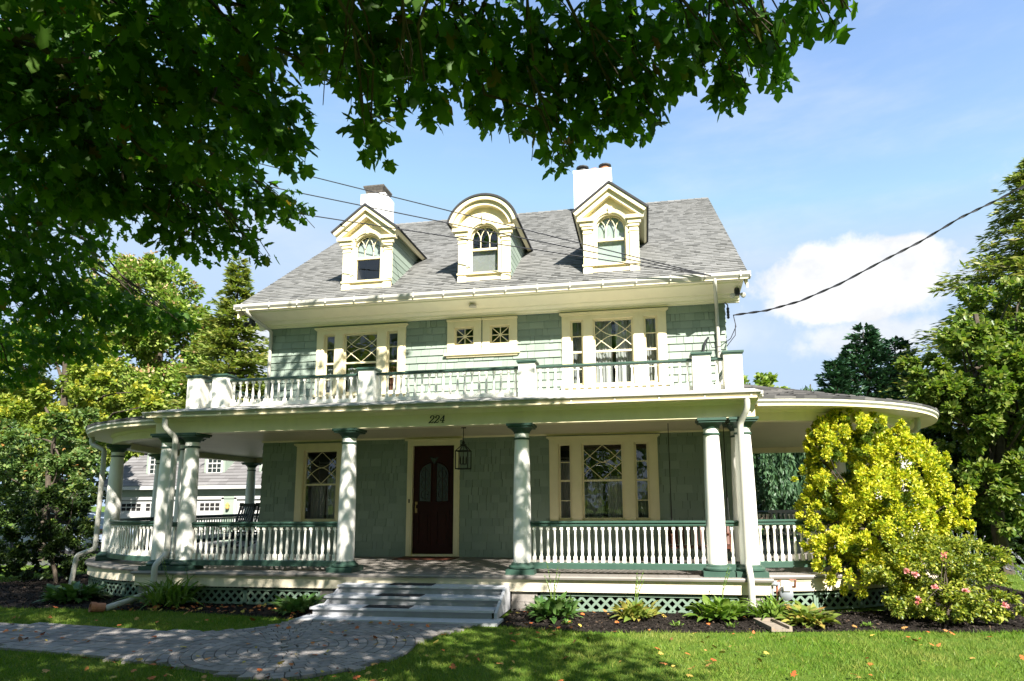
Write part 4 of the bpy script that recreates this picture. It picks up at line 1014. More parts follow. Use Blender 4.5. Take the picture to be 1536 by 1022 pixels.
# ---- the big maple over the camera
def maple():
    base = Vector((-5.2, -3.6, 0)); t = thing('maple_tree', base, 'big dark maple with drooping lobed leaves overhanging the lawn and filling the top left', 'tree')
    def B(u, v, ru, rv, d):
        p = Vector((0, 0, CZ))+ray(u, v)*d; k = d/CF; return (p.x, p.y, p.z, ru*k, (ru+rv)*.5*k+.15, rv*k)
    near = [B(*q) for q in ((40, 70, 150, 120, 5.2), (230, 40, 170, 90, 4.6), (410, 20, 110, 65, 4.3), (110, 200, 150, 110, 5.6), (290, 165, 130, 85, 5.1), (405, 165, 52, 55, 4.7), (425, 215, 30, 32, 4.7),
        (50, 320, 100, 85, 6.6), (190, 285, 120, 60, 6.2), (320, 295, 90, 48, 6.2), (415, 305, 48, 22, 6.2), (300, 358, 80, 24, 6.2), (378, 372, 30, 16, 6.2), (40, 410, 80, 60, 7.2), (125, 462, 85, 45, 7.6), (215, 470, 60, 26, 8.0), (265, 480, 28, 14, 8.0), (45, 505, 85, 40, 8.2), (120, 520, 45, 20, 8.2), (15, 560, 40, 18, 8.2),
        (540, 35, 110, 60, 4.2), (555, 120, 50, 55, 4.1), (556, 195, 30, 38, 4.1), (650, 65, 90, 58, 4.1), (640, 150, 30, 26, 3.9), (500, 105, 28, 32, 4.3), (790, 45, 150, 65, 4.4), (770, 130, 75, 55, 4.7), (860, 170, 80, 40, 4.9), (838, 232, 20, 26, 4.9), (720, 165, 24, 24, 4.8),
        (950, 80, 110, 70, 4.6), (945, 165, 48, 32, 4.7), (1060, 40, 90, 42, 4.7), (1090, 118, 30, 34, 4.7), (1140, 60, 48, 34, 4.6), (1170, 95, 26, 20, 4.6), (1215, 10, 45, 16, 3.7), (1265, 12, 16, 14, 3.6))]
    PL = []; w = np.array([e[3]*e[5] for e in near]); w /= w.sum()
    n1 = 10800; idx = rng.choice(len(near), n1, p=w); e = np.array(near)[idx]
    off = sphere_pts(n1)*(rng.uniform(0, 1, n1)**.4)[:, None]; P1 = e[:, :3]+off*e[:, 3:6]
    # crown above and around the camera (outside the picture, it shades the lawn, path and porch)
    G2 = []
    def edge(gy): return np.interp(gy, [2, 5, 7.5, 9, 10.4, 12, 13.5, 15.3, 16.5, 18, 20], [2.2, 1.0, -.2, -1.5, -2.2, -2.3, -3.2, -5.2, -7.2, -9.0, -10.5])
    for y0, y1, w, kk in ((2.5, 10.2, 17, 760), (10.2, 14.6, 12, 275), (14.6, 18.5, 8, 125)):
        gy = rng.uniform(y0, y1, kk); gx = edge(gy)-w*rng.uniform(0, 1, kk)**1.15+rng.normal(0, .25, kk); G2.append(np.stack([gx, gy], 1))
    G2.append(np.stack([rng.uniform(-12, -3, 200), rng.uniform(4.6, 7.4, 200)], 1))
    G2 = np.vstack(G2); k = len(G2); h = (1.75+.95*G2[:, 1])/1.93+.55+rng.uniform(0, 2.6, k); h = np.maximum(h, 4.2)
    C = np.stack([G2[:, 0]+.636*h, G2[:, 1]-1.023*h, h], 1)
    top = np.stack([rng.normal(-4.5, 3, 90), rng.normal(-2.5, 2.6, 90), rng.uniform(8, 12.5, 90)], 1); C = np.vstack([C, top]); k = len(C)
    n2 = 38000; ci = rng.integers(0, k, n2); o2 = sphere_pts(n2)*(rng.uniform(0, 1, n2)**.45)[:, None]; o2[:, 2] *= .6; P2 = C[ci]+o2*.62
    dep = P2 @ np.array(_f)-CZ*_f.z; v = (P2[:, 2]-CZ)
    P2 = P2[((dep < .3) | (v > .90*dep) | (np.abs(P2 @ np.array(CR)) > 1.05*dep)) & (P2[:, 2] > 3.4)]; off2 = rng.normal(0, .5, P2.shape)
    P = np.vstack([P1, P2]); n = len(P); off = np.vstack([off, off2])
    D = rng.normal(0, .6, (n, 3))+off*.35+np.array([.1, .25, -.75]); N = rng.normal(0, .5, (n, 3))+np.array([0, -.25, .8])
    S = np.concatenate([rng.uniform(.085, .145, n1)*np.where(P1[:, 1] > 5.2, .82, 1.), rng.uniform(.13, .2, len(P2))])
    o = leaf_cloud('crown', P, D, N, S, MAPLE, G['maple'], t); o.location = -base
    mb = MB(); fork = Vector((-4.9, -3.0, 4.2))
    mb.tube([base+Vector((0, 0, -.1)), base+Vector((.05, .1, 1.2)), base+Vector((.15, .3, 2.8)), fork, Vector((-4.6, -2.2, 6.5)), Vector((-4.5, -1.5, 9))], [.48, .38, .34, .32, .2, .1], 12)
    mains = [(-3.5, 1.2, 5.4), (-6.5, 2.2, 6.0), (-1.2, 1.2, 5.8), (-7.5, 4, 6.2), (-4.2, 3.2, 5.6)]
    for q in mains: tube_branch(mb, fork, q, .15, .05, .05, 8, .04)
    for i, q in enumerate(near):
        c = Vector(q[:3]); s = min(mains, key=lambda a: (Vector(a)-c).length)
        tube_branch(mb, Vector(s)+Vector((random.gauss(0, .7), random.gauss(0, .5), random.gauss(0, .3))), c, .028, .006, .05, 8, .13)
        for _ in range(4):
            tip = c+Vector((random.uniform(-1, 1)*q[3], random.uniform(-1, 1)*q[4], random.uniform(-1, .6)*q[5])); tube_branch(mb, c.lerp(Vector(s), .2), tip, .008, .003, .03, 4, .06)
    for i in range(0, k, 3): tube_branch(mb, min(mains, key=lambda a: (Vector(a)-Vector(C[i])).length) if i % 2 else (-4.6, -2.2, 6.5), C[i], .04, .01, .03, 5, .05) if C[i][2] > 7.2 and C[i][1] < 3 else None
    mb.build('trunk', M['bark'], t, 60)
maple()

# ---- unseen wood added behind and beside the camera to block low sky
def sky_blocking_wood():
    k = 420; a = rng.uniform(0, 1, k); X = -46+104*a; Yc = -17+rng.uniform(-3, 3, k)
    C = np.stack([X, Yc, rng.uniform(.6, 15.5, k)*(.8+.2*np.sin(X*.5))], 1)
    s = rng.uniform(-17, 34, 160); C2 = np.stack([30+rng.uniform(-3, 3, 160), s, rng.uniform(.5, 11, 160)], 1)
    s = rng.uniform(-17, 26, 130); C3 = np.stack([-46+rng.uniform(-3, 3, 130), s, rng.uniform(.5, 13, 130)], 1)
    C = np.vstack([C, C2, C3]); P, D, N, S = clump_leaves(C, rng.uniform(1.6, 2.6, len(C)), 42000, .62, .2)
    P[:, 2] = np.maximum(P[:, 2], .05)
    tag(leaf_cloud('sky_blocking_wood', P, D, N, S, OVAL, G['mid']), kind='stuff')
sky_blocking_wood()
# ---- conifers
def conifer(name, label, base, H, R0, mat, nwh, nbr, per, size, droop=.25, up=.0, sparse=1., group=None, shape=NEEDLE, width=1., z_start=.06, power=.85, jag=.25):
    base = Vector(base); t = thing(name, base, label, 'tree', group); mb = MB()
    mb.tube([base+Vector((0, 0, -.1)), base+Vector((.02*H*.1, 0, H*.5)), base+Vector((0, 0, H*.99))], [R0*.06+.05, R0*.035+.03, .012], 8)
    PP, DD = [], []
    for i in range(nwh):
        f = z_start+(1-z_start)*((i+random.random()*.6)/nwh); z = H*f; rr = R0*(1-f)**power
        for j in range(nbr):
            if random.random() > sparse: continue
            a = random.uniform(0, 2*math.pi); L = rr*random.uniform(1-jag*1.6, 1+jag)+.12; n = max(4, int(per*L/max(R0, .1))+3)
            ts = rng.uniform(.12, 1, n)**.8; d = np.array([math.cos(a), math.sin(a), 0]); s = np.array([-math.sin(a), math.cos(a), 0])
            zz = up*L*ts-droop*L*ts**1.6+.12*droop*L*ts**4*2
            spread = .30*L*(1-ts*.75)*rng.normal(0, .55, n)
            P = np.array(base)+np.array([0, 0, z])+d*(L*ts)[:, None]+s*spread[:, None]+np.array([0, 0, 1.])*(zz+rng.normal(0, .03, n)*L)[:, None]
            D = d*.9+s*np.sign(spread)[:, None]*rng.uniform(.2, .9, n)[:, None]+np.array([0, 0, up-droop*.8])+rng.normal(0, .25, (n, 3))
            PP.append(P); DD.append(D)
            if L > .5: tube_branch(mb, base+Vector((0, 0, z)), base+Vector((d[0]*L, d[1]*L, z+up*L-droop*L*.8)), .012+.008*L, .004, .02, 3, .02)
    P, D = np.vstack(PP), np.vstack(DD); n = len(P); N = rng.normal(0, .5, (n, 3))+np.array([0, 0, .8])
    o = leaf_cloud('crown', P, D, N, rng.uniform(.6, 1.3, n)*size, shape, mat, t, width); o.location = -base
    mb.build('trunk', M['bark'], t, 60); return t
def gp(u, Y):   # ground point below pixel column u at distance Y
    p = at(u, 760, Y); return (p.x, p.y, 0)
# left background
leafy_tree('locust_tree', 'tall leafy tree sprinkled with lemon yellow tips left of the porch roof', 'tree', gp(85, 21), [E(60, 560, 100, 65, 21), E(150, 610, 85, 40, 20), E(20, 640, 70, 50, 20), E(95, 510, 60, 40, 22), E(120, 660, 80, 40, 21)], 170, 36000, .18, G['yellowgreen'], .2, extra=(G['lemon'], .16, .17))
leafy_tree('chestnut_tree', 'broad tree with tan seed clusters rising between the locust and the spruce', 'tree', gp(245, 36), [E(215, 455, 75, 62, 36), E(255, 510, 75, 75, 36), E(270, 600, 90, 60, 35), E(190, 560, 80, 80, 35), E(240, 650, 130, 50, 36), E(160, 430, 50, 40, 38), E(220, 415, 40, 25, 37)], 280, 48000, .30, G['mid'], .35, extra=(G['tan'], .14, .24))
conifer('spruce_tree', 'tall ragged olive green conifer beside the left eave of the house', gp(335, 34), 16.8, 4.6, G['larch'], 56, 11, 110, .46, .12, .05, .92, None, NEEDLE, 1.6, .15, .95, .45)
leafy_tree('hedge_tree', 'mottled green tree with pale leaves left of the garage', 'tree', gp(70, 17.5), [E(60, 675, 85, 40, 17.5), E(110, 640, 40, 25, 18), E(10, 700, 70, 60, 18), E(120, 715, 35, 40, 18), E(90, 715, 60, 40, 19)], 110, 17000, .14, G['vib'], .12)
leafy_tree('background_tree', 'dark green tree standing behind the garage roof', 'tree', gp(330, 44), [E(350, 640, 90, 60, 44), E(250, 660, 90, 55, 44), E(395, 600, 50, 50, 46)], 80, 9000, .34, G['dark'], .3, 'trees behind the garage', rc=(.35, .6))
leafy_tree('background_tree', 'dark green tree at the far left edge behind the parked car', 'tree', gp(-20, 30), [E(-40, 600, 110, 130, 30), E(40, 640, 90, 90, 31), E(-10, 700, 80, 70, 30)], 90, 10000, .26, G['dark'], .3)
leafy_tree('japanese_maple', 'dark low spreading shrub in front of the parked car left of the porch', 'shrub', gnd(85, 876), [E(75, 775, 62, 42, 12.9), E(105, 745, 38, 22, 12.8), E(40, 800, 45, 30, 12.6), E(110, 810, 40, 50, 13.0), E(60, 745, 30, 20, 13.2), E(15, 800, 45, 50, 13.2), E(65, 835, 60, 30, 12.9)], 120, 17000, .09, G['dark'], .05, limbs=20, width=.8, extra=(G['bright'], .06, .09))
leafy_tree('low_shrub', 'small green shrub under the dark maple shrub at the lawn edge', 'shrub', gnd(20, 868), [E(20, 850, 40, 14, 13.3), E(75, 845, 45, 18, 13.6), E(120, 850, 30, 20, 13.4)], 30, 2200, .09, G['dark'], .03, limbs=6)
leafy_tree('background_tree', 'dark tree closing the view between the parked car and the garage', 'tree', gp(120, 40), [E(60, 700, 120, 90, 40), E(150, 640, 70, 60, 40)], 90, 9000, .36, G['dark'], .3)
# right background
conifer('spruce_tree', 'dense blue green spruce behind the right porch roof, the tallest of its cluster', gp(1318, 27), 8.6, 3.0, G['spruce'], 44, 16, 60, .26, .1, .35, 1, 'blue green spruces behind the right porch', NEEDLE, 2.2, .02, .75, .3)
conifer('spruce_tree', 'blue green spruce with a lower tip left of the tallest spruce', gp(1270, 26), 7.1, 2.2, G['spruce'], 36, 14, 50, .24, .1, .35, 1, 'blue green spruces behind the right porch', NEEDLE, 2.2, .02, .75, .3)
conifer('spruce_tree', 'blue green spruce half hidden behind the broadleaf tree on the right', gp(1365, 28), 8.3, 2.6, G['spruce'], 40, 14, 50, .26, .1, .35, 1, 'blue green spruces behind the right porch', NEEDLE, 2.2, .02, .75, .3)
leafy_tree('broadleaf_tree', 'tall bright green broadleaf tree at the right edge of the lawn', 'tree', gp(1500, 16.5), [E(1450, 545, 62, 62, 16.5, .9), E(1515, 480, 65, 70, 17), E(1505, 590, 80, 70, 16), E(1420, 600, 45, 40, 16), E(1560, 560, 80, 120, 17), E(1450, 640, 50, 40, 15.6), E(1500, 690, 70, 50, 16.5), E(1395, 560, 40, 45, 16.5), E(1470, 740, 50, 40, 16), E(1530, 740, 50, 60, 15.8)], 300, 42000, .15, G['bright'], .16, rc=(.22, .42), limbs=24)
leafy_tree('understory_tree', 'dark shady tree low at the right behind the golden bush', 'tree', gp(1480, 18.5), [E(1450, 740, 75, 70, 18.5), E(1530, 760, 70, 80, 18), E(1400, 700, 50, 60, 19), E(1500, 830, 90, 25, 19), E(1420, 800, 60, 40, 19.5)], 130, 20000, .17, G['dark'], .14)
conifer('larch_tree', 'sparse tall conifer with thin olive branches at the top right edge', gp(1630, 24), 14.0, 6.2, G['larch'], 70, 10, 210, .30, .18, .1, .9, None, NEEDLE, 1.5, .25, .8, .45)
def weeping(name, label, base, H, R0):
    base = Vector(base); t = thing(name, base, label, 'tree', 'weeping conifers beyond the right porch'); PP, DD = [], []
    for i in range(150):
        f = random.random(); z = H*(.35+.65*f); a = random.uniform(0, 2*math.pi); r = R0*(1.05-f)*random.uniform(.35, 1); L = random.uniform(.8, 1.9); n = 90
        ts = rng.uniform(0, 1, n); P = np.array([base.x+r*math.cos(a), base.y+r*math.sin(a), z])+np.stack([rng.normal(0, .07, n)*(1-.5*ts), rng.normal(0, .07, n), -L*ts], 1)
        PP.append(P); DD.append(np.array([0, 0, -1.])+rng.normal(0, .35, (n, 3)))
    P, D = np.vstack(PP), np.vstack(DD); P[:, 2] = np.maximum(P[:, 2], .1); n = len(P)
    o = leaf_cloud('crown', P, D, rng.normal(0, 1, (n, 3)), rng.uniform(.12, .26, n), NEEDLE, G['weep'], t, 1.8); o.location = -base
    mb = MB(); mb.tube([base, base+Vector((0, 0, H*.6)), base+Vector((.1, 0, H))], [.16, .1, .02], 8)
    mb.build('trunk', M['bark'], t)
weeping('weeping_conifer', 'weeping green conifer with hanging branches seen through the porch beside the corner columns', gp(1150, 23.5), 5.6, 2.0)
weeping('weeping_conifer', 'weeping conifer half hidden by the golden bush beyond the porch', gp(1225, 25), 6.0, 2.2)
leafy_tree('background_tree', 'small tree tip showing over the right porch roof beside the balustrade', 'tree', gp(1140, 44), [E(1135, 590, 42, 25, 44), E(1110, 620, 50, 40, 44)], 40, 3500, .34, G['mid'], .25)
for i, (u, Y, w, lb) in enumerate(((1180, 33, 70, 'dark round hedge bush far behind the right porch railing'), (1560, 27, 90, 'dark hedge bush beyond the sage at the right edge'), (1440, 29, 80, 'dark hedge bush far behind the golden bush'))):
    leafy_tree('hedge_bush', lb, 'bush', gp(u, Y), [E(u, 745, w, 55, Y), E(u+40, 730, w*.7, 60, Y+1)], 60, 5000, .24, G['dark'], .1, rmin=.3)
# ---- golden bush, roses, sage
leafy_tree('golden_bush', 'large golden yellow leaved bush in front of the right porch railing', 'bush', gnd(1300, 905), [E(1268, 700, 56, 82, 11.3), E(1245, 770, 42, 70, 11.2), E(1345, 720, 60, 72, 11.2), E(1330, 790, 75, 85, 11.0), E(1400, 755, 42, 45, 11.2), E(1425, 760, 28, 28, 11.1), E(1270, 840, 50, 50, 10.9), E(1300, 650, 35, 35, 11.3), E(1235, 675, 28, 40, 11.3), E(1370, 855, 60, 45, 10.9), E(1240, 660, 22, 30, 11.2), E(1222, 665, 12, 40, 11.2), E(1298, 632, 12, 32, 11.3), E(1262, 628, 14, 24, 11.2), E(1375, 672, 12, 38, 11.2), E(1352, 655, 14, 30, 11.2), E(1412, 705, 12, 34, 11.2), E(1448, 748, 12, 20, 11.1), E(1205, 720, 12, 36, 11.2), E(1215, 800, 16, 30, 11.1), E(1440, 800, 18, 30, 11.0)], 640, 85000, .052, G['golden'], .06, rc=(.12, .30), rmin=.72, droop=-.35, limbs=30, trunk_h=1.4, inner=(G['bright'], 16000), flat=1.35)
rb_ = leafy_tree('rose_bush', 'loose rose bush with a few pink flowers right of the golden bush', 'bush', gnd(1420, 940), [E(1400, 855, 70, 60, 10.4), E(1460, 855, 50, 52, 10.3), E(1350, 885, 50, 42, 10.2), E(1485, 895, 38, 45, 10.1), E(1450, 905, 55, 36, 10.0), E(1390, 905, 60, 30, 10.0)], 170, 15000, .055, G['rose'], .025, rc=(.25, .5), rmin=.4, limbs=26, trunk_h=.6)
def blooms(parent, pts):
    for p in pts:
        n = 26; P = np.array(p)+rng.normal(0, .006, (n, 3)); d = sphere_pts(n); d[:, 1] -= .3; d[:, 2] += .3
        o = leaf_cloud('rose_bloom', P, d, rng.normal(0, 1, (n, 3)), rng.uniform(.03, .055, n), OVAL, G['pink'], parent, 1.3); o.location = -WP[parent.name]
blooms(rb_, [at(u, v, Y) for u, v, Y in ((1360, 857, 9.85), (1373, 862, 9.85), (1448, 887, 9.75), (1416, 832, 9.9), (1376, 905, 9.7), (1384, 908, 9.7), (1377, 899, 9.7), (1403, 881, 9.8), (1508, 909, 9.7), (1414, 838, 9.9))])
def spikes(name, label, base, n, H, sp, mat, per=28):
    base = Vector(base); t = thing(name, base, label, 'plant'); PP, DD = [], []; mb = MB()
    for i in range(n):
        a = random.uniform(0, 2*math.pi); l = random.uniform(.1, 1)*sp; h = H*random.uniform(.65, 1.05); tip = base+Vector((l*math.cos(a), l*math.sin(a), h*(1-.25*l/sp)))
        mb.tube([base+Vector((l*.2*math.cos(a), l*.2*math.sin(a), 0)), base.lerp(tip, .6)+Vector((0, 0, .08)), tip], [.006, .004, .002], 4)
        ts = rng.uniform(.35, 1, per); P = np.array(base)+(np.array(tip)-np.array(base))*ts[:, None]+np.array([0, 0, .1])*np.sin(np.pi*ts)[:, None]
        PP.append(P); DD.append(np.array(tip-base)/h*.7+rng.normal(0, .6, (per, 3)))
    P, D = np.vstack(PP), np.vstack(DD); o = leaf_cloud('flower_spikes', P, D, rng.normal(0, 1, P.shape), rng.uniform(.02, .045, len(P)), DIAMOND, mat, t); o.location = -base
    mb.build('stems', M['lattice'], t)
spikes('sage_plant', 'grey lavender sage with fine spikes at the right edge behind the rose bush', (6.7, 12.5, 0), 70, .95, .8, G['sage'], 30)
spikes('sage_plant', 'smaller lavender sage spikes between the rose bush and the golden bush', (5.7, 12.9, 0), 16, 1.45, .4, G['sage'], 12)
# ---- hostas and day lilies along the skirt
HOSTA = []
def _hosta_leaf():
    v, f = [], []; n = 6
    for i in range(n+1):
        t = i/n; w = .46*math.sin(math.pi*(t**.75))**.9+.012; y = t; z = .42*t-.75*t*t*.9
        v += [(-w*.5, y, z+.10*w), (0, y, z), (w*.5, y, z+.10*w)]
    for i in range(n): a = 3*i; f += [(a, a+1, a+4, a+3), (a+1, a+2, a+5, a+4)]
    return np.array(v), np.array(f)
HLEAF = _hosta_leaf()
def _strap():
    v, f = [], []; n = 5
    for i in range(n+1):
        t = i/n; w = .055*(1-t**2)+.004; v += [(-w, t, .55*t-1.0*t**2.2), (w, t, .55*t-1.0*t**2.2)]
    for i in range(n): a = 2*i; f += [(a, a+1, a+3, a+2)]
    return np.array(v), np.array(f)
STRAP = _strap()
def hosta(label, x, y, r, n, mat, name='hosta', shape=HLEAF, el=(.15, 1.1), stalks=0, w=1., group=None):
    t = thing(name, (x, y, .01), label, 'plant', group); n = int(n*(2.6 if shape is HLEAF else 1.8)); a = rng.uniform(0, 2*np.pi, n); e = rng.uniform(*el, n); rad = rng.uniform(.0, .62, n)*r
    D = np.stack([np.cos(a)*np.cos(e), np.sin(a)*np.cos(e), np.sin(e)], 1)+rng.normal(0, .12, (n, 3)); P = np.stack([x+rad*np.cos(a), y+rad*np.sin(a), .02+.22*r*np.sin(e)*rng.uniform(.4, 1.4, n)], 1)
    N = np.tile([0, 0, 1.], (n, 1))+rng.normal(0, .25, (n, 3)); S = rng.uniform(.4, .85, n)*r*(.54 if shape is HLEAF else .9)
    # normal must be perpendicular-ish: leaf_cloud builds X = D x N
    o = leaf_cloud('leaves', P, D, N, S, shape, mat, t, w); o.location = -WP[t.name]; o.data.polygons.foreach_set('use_smooth', [True]*len(o.data.polygons))
    if stalks:
        mb = MB()
        for i in range(stalks):
            q = random.uniform(0, 6.28); L = random.uniform(.55, .95); mb.tube([(x, y, 0), (x+.05*math.cos(q), y+.05*math.sin(q), L*.6), (x+.16*math.cos(q), y+.16*math.sin(q), L)], [.006, .005, .003], 5)
            for k in range(5): mb.lathe([(.002, 0), (.011, .012), (.002, .03)], (x+(.06+.1*k/5)*math.cos(q), y+(.06+.1*k/5)*math.sin(q), L*(.62+.075*k)), 6)
        mb.build('flower_stalk', G['daylily'], t)
hosta('wide dark green hosta clump at the far left by the lattice', -10.35, 10.35, .62, 95, G['hosta'], el=(.1, 1.0))
hosta('green day lily clump below the left corner columns', -8.1, 10.0, .62, 120, G['daylily'], 'day_lily', STRAP, (.3, 1.4), 3)
hosta('green hosta with upright leaves just left of the front steps', -5.55, 9.75, .5, 60, G['hosta'], el=(.2, 1.3))
hosta('bushy green plant with long stalks just right of the front steps', -1.42, 9.72, .52, 85, G['hosta'], el=(.2, 1.35), stalks=6)
hosta('yellowing hosta in the middle of the right mulch bed', -.22, 9.85, .45, 60, G['hosta_y'], el=(.15, 1.2), stalks=4)
hosta('sunlit yellow green hosta in front of the right lattice by the corner pier', 1.02, 9.95, .55, 75, G['daylily'], el=(.15, 1.2), stalks=2)
hosta('bright strappy lily beside the corner downspout', 1.72, 10.0, .42, 70, G['daylily'], 'day_lily', STRAP, (.5, 1.4), 0, 1.6)
hosta('broad hosta with browning leaf tips between the gas meter and the golden bush', 2.15, 9.72, .5, 90, G['hosta_y'], el=(.05, .95))
for x, y, lb in ((-1.15, 9.25, 'tiny green weed in the mulch nearest the steps'), (.35, 9.3, 'tiny green seedling in the mulch before the yellowing hosta'), (2.9, 9.6, 'tiny weed in the mulch right of the browning hosta'), (1.1, 9.35, 'low green sprig in the mulch before the sunlit hosta')):
    hosta(lb, x, y, .13, 14, G['daylily'], 'seedling', HLEAF, (.2, 1.2), 0, 1., 'seedlings in the right mulch bed')

# ================================================================== THINGS
# hanging lantern
def lantern():
    x, y = -3.435, 11.8; t = thing('hanging_lantern', (x, y, 3.16), 'black iron cage lantern hanging on a rod from the porch ceiling by the door', 'lantern')
    MB().tube([(x, y, 3.16), (x, y, 2.88)], .008, 6).lathe([(.05, 3.14), (.05, 3.16)], (x, y, 0), 12).build('rod', M['dark'], t)
    f = MB(); w = .12; z0, z1 = 2.36, 2.70
    for sx in (-1, 1):
        for sy in (-1, 1):
            f.bar((x+sx*w, y+sy*w, z0), (x+sx*w, y+sy*w, z1), .016, .016, (1, 0, 0)); f.bar((x+sx*w, y+sy*w, z1), (x+sx*.035, y+sy*.035, 2.80), .014, .014)
    for z in (z0, z1):
        for a, b_ in (((-1, -1), (1, -1)), ((1, -1), (1, 1)), ((1, 1), (-1, 1)), ((-1, 1), (-1, -1))): f.bar((x+a[0]*w, y+a[1]*w, z), (x+b_[0]*w, y+b_[1]*w, z), .016, .02)
    f.box(x-.045, x+.045, y-.045, y+.045, 2.79, 2.83).lathe([(.02, 2.83), (.03, 2.86), (.012, 2.90)], (x, y, 0), 8)
    f.build('frame', M['dark'], t)
    cn = MB(); cn.lathe([(.06, 2.44), (.065, 2.455)], (x, y, 0), 12); cn.tube([(x, y, 2.44), (x, y, 2.8)], .006, 6)
    for k in range(4): cn.lathe([(.013, 2.45), (.013, 2.56), (.004, 2.60)], (x+.055*math.cos(k*1.57+.4), y+.055*math.sin(k*1.57+.4), 0), 8)
    cn.build('candles', M['dark'], t)
lantern()
# porch swing on ropes
def swing():
    t = thing('porch_swing', (.95, 12.1, 1.0), 'red brown wooden porch swing hanging on ropes behind the right railing', 'swing')
    s = MB(); 
    for k in range(6): s.box(0.4, 1.5, 11.86+k*.085, 11.93+k*.085, 0.88, .905)
    for x in (.45, .95, 1.45): s.box(x-.02, x+.02, 11.86, 12.36, .83, .88)
    s.build('seat', M['wood'], t)
    bk = MB()
    for k in range(10): bk.bar((.42+k*.117, 12.38, .92), (.42+k*.117, 12.50, 1.30), .06, .015)
    bk.box(.38, 1.52, 12.47, 12.52, 1.28, 1.33); bk.build('backrest', M['wood'], t)
    for x in (.45, 1.45):
        a = MB().box(x-.03, x+.03, 11.86, 12.46, 1.10, 1.13).box(x-.02, x+.02, 11.87, 11.91, 0.9, 1.1).build('armrest', M['wood'], t)
        c = MB()
        xr = x
        c.tube([(x, 11.9, 1.12), (x, 12.1, 2.0), (xr, 12.1, 3.16)], .008, 5); c.tube([(x, 12.44, 1.12), (x, 12.1, 2.0)], .008, 5); c.build('rope', M['dark'], t)
swing()
# rocking chairs on the left wing
def rocker():
    t = thing('rocking_chair', (0, 0, 0), 'black slatted rocking chair on the left porch wing, left of the pair', 'chair', 'black rocking chairs on the porch')
    bk = MB()
    for s in (-1, 1): bk.bar((s*.24, .22, .42), (s*.27, .46, 1.12), .035, .035)
    for k in range(5): bk.bar((-.15+k*.075, .24, .48), (-.16+k*.08, .455, 1.08), .045, .012)
    bk.bar((-.3, .465, 1.12), (.3, .465, 1.12), .03, .09); bk.bar((-.25, .24, .48), (.25, .24, .48), .03, .05); bk.build('backrest', M['dark'], t)
    st_ = MB()
    for k in range(7): st_.box(-.27, .27, -.26+k*.07, -.20+k*.07, .42-.006*k, .44-.006*k)
    st_.build('seat', M['dark'], t)
    for s in (-1, 1):
        MB().box(s*.30-.04, s*.30+.04, -.30, .30, .64, .665).build('armrest', M['dark'], t)
        MB().bar((s*.28, -.22, .04), (s*.29, -.24, .65), .035, .035).build('leg', M['dark'], t); MB().bar((s*.28, .22, .04), (s*.27, .24, .46), .035, .035).build('leg', M['dark'], t)
        MB().tube([(s*.28, -.48+.96*q, .02+.16*(2*q-1)**2*.6) for q in np.linspace(0, 1, 11)], .02, 6).build('runner', M['dark'], t)
    return t
r1 = rocker(); r2 = copy_tree(r1); r2['label'] = 'black slatted rocking chair on the left porch wing, nearer the house wall'
r1.location = (-10.85, 15.6, FZ+.005); r2.location = (-10.15, 15.5, FZ+.005); r1.rotation_euler.z = R(-12); r2.rotation_euler.z = R(8)
# bench on the right wing
def bench():
    t = thing('porch_bench', (3.4, 15.2, FZ), 'grey metal garden bench standing on the right porch wing', 'bench'); mt = M['meter']
    s = MB()
    for k in range(5): s.box(2.75, 4.15, 14.95+k*.1, 15.03+k*.1, FZ+.42, FZ+.445)
    s.build('seat', mt, t); bk = MB().box(2.75, 4.15, 15.48, 15.52, FZ+.86, FZ+.93).box(2.75, 4.15, 15.46, 15.5, FZ+.52, FZ+.56)
    for k in range(13): bk.box(2.8+k*.106, 2.84+k*.106, 15.475, 15.495, FZ+.56, FZ+.86)
    bk.build('backrest', mt, t)
    for x in (2.8, 4.1):
        for y in (14.98, 15.45): MB().box(x-.025, x+.025, y-.025, y+.025, FZ+.003, FZ+.42).build('leg', mt, t)
        MB().box(x-.03, x+.03, 14.93, 15.5, FZ+.64, FZ+.67).box(x-.02, x+.02, 14.96, 15.0, FZ+.44, FZ+.64).build('armrest', mt, t)
bench()
# gas meter
def meter():
    t = thing('gas_meter', (1.98, 10.45, 0), 'grey gas meter with rusty pipes below the right corner of the porch', 'gas meter'); x, y = 2.03, 10.42
    b_ = MB().lathe([(.05, -.12), (.095, -.09), (.105, 0), (.095, .09), (.05, .12)], (0, 0, 0), 16); me = b_.mesh('meter_body', M['meter']); smooth_mesh(me)
    o = link('meter_body', me, t, (x, y, .33)); o.rotation_euler = (R(90), 0, 0)
    MB().box(x-.05, x+.05, y-.14, y-.1, .38, .46).box(x-.07, x+.07, y-.05, y+.05, .43, .52).build('index_box', M['gutter'], t)
    MB().tube([(x-.12, y, -.02), (x-.12, y, .50), (x-.06, y, .52), (x-.05, y, .45)], .018, 8).tube([(x+.06, y, .46), (x+.07, y, .53), (x+.15, y, .53), (x+.15, y+.05, .42), (x+.15, y+.2, .40)], .018, 8).build('pipe', M['rust'], t)
    MB().lathe([(.03, -.03), (.06, -.015), (.065, .0), (.06, .02), (.02, .05)], (x-.16, y-.02, .47), 14).tube([(x-.19, y, .3), (x-.19, y, .5)], .022, 8).build('regulator', M['meter'], t)
meter()
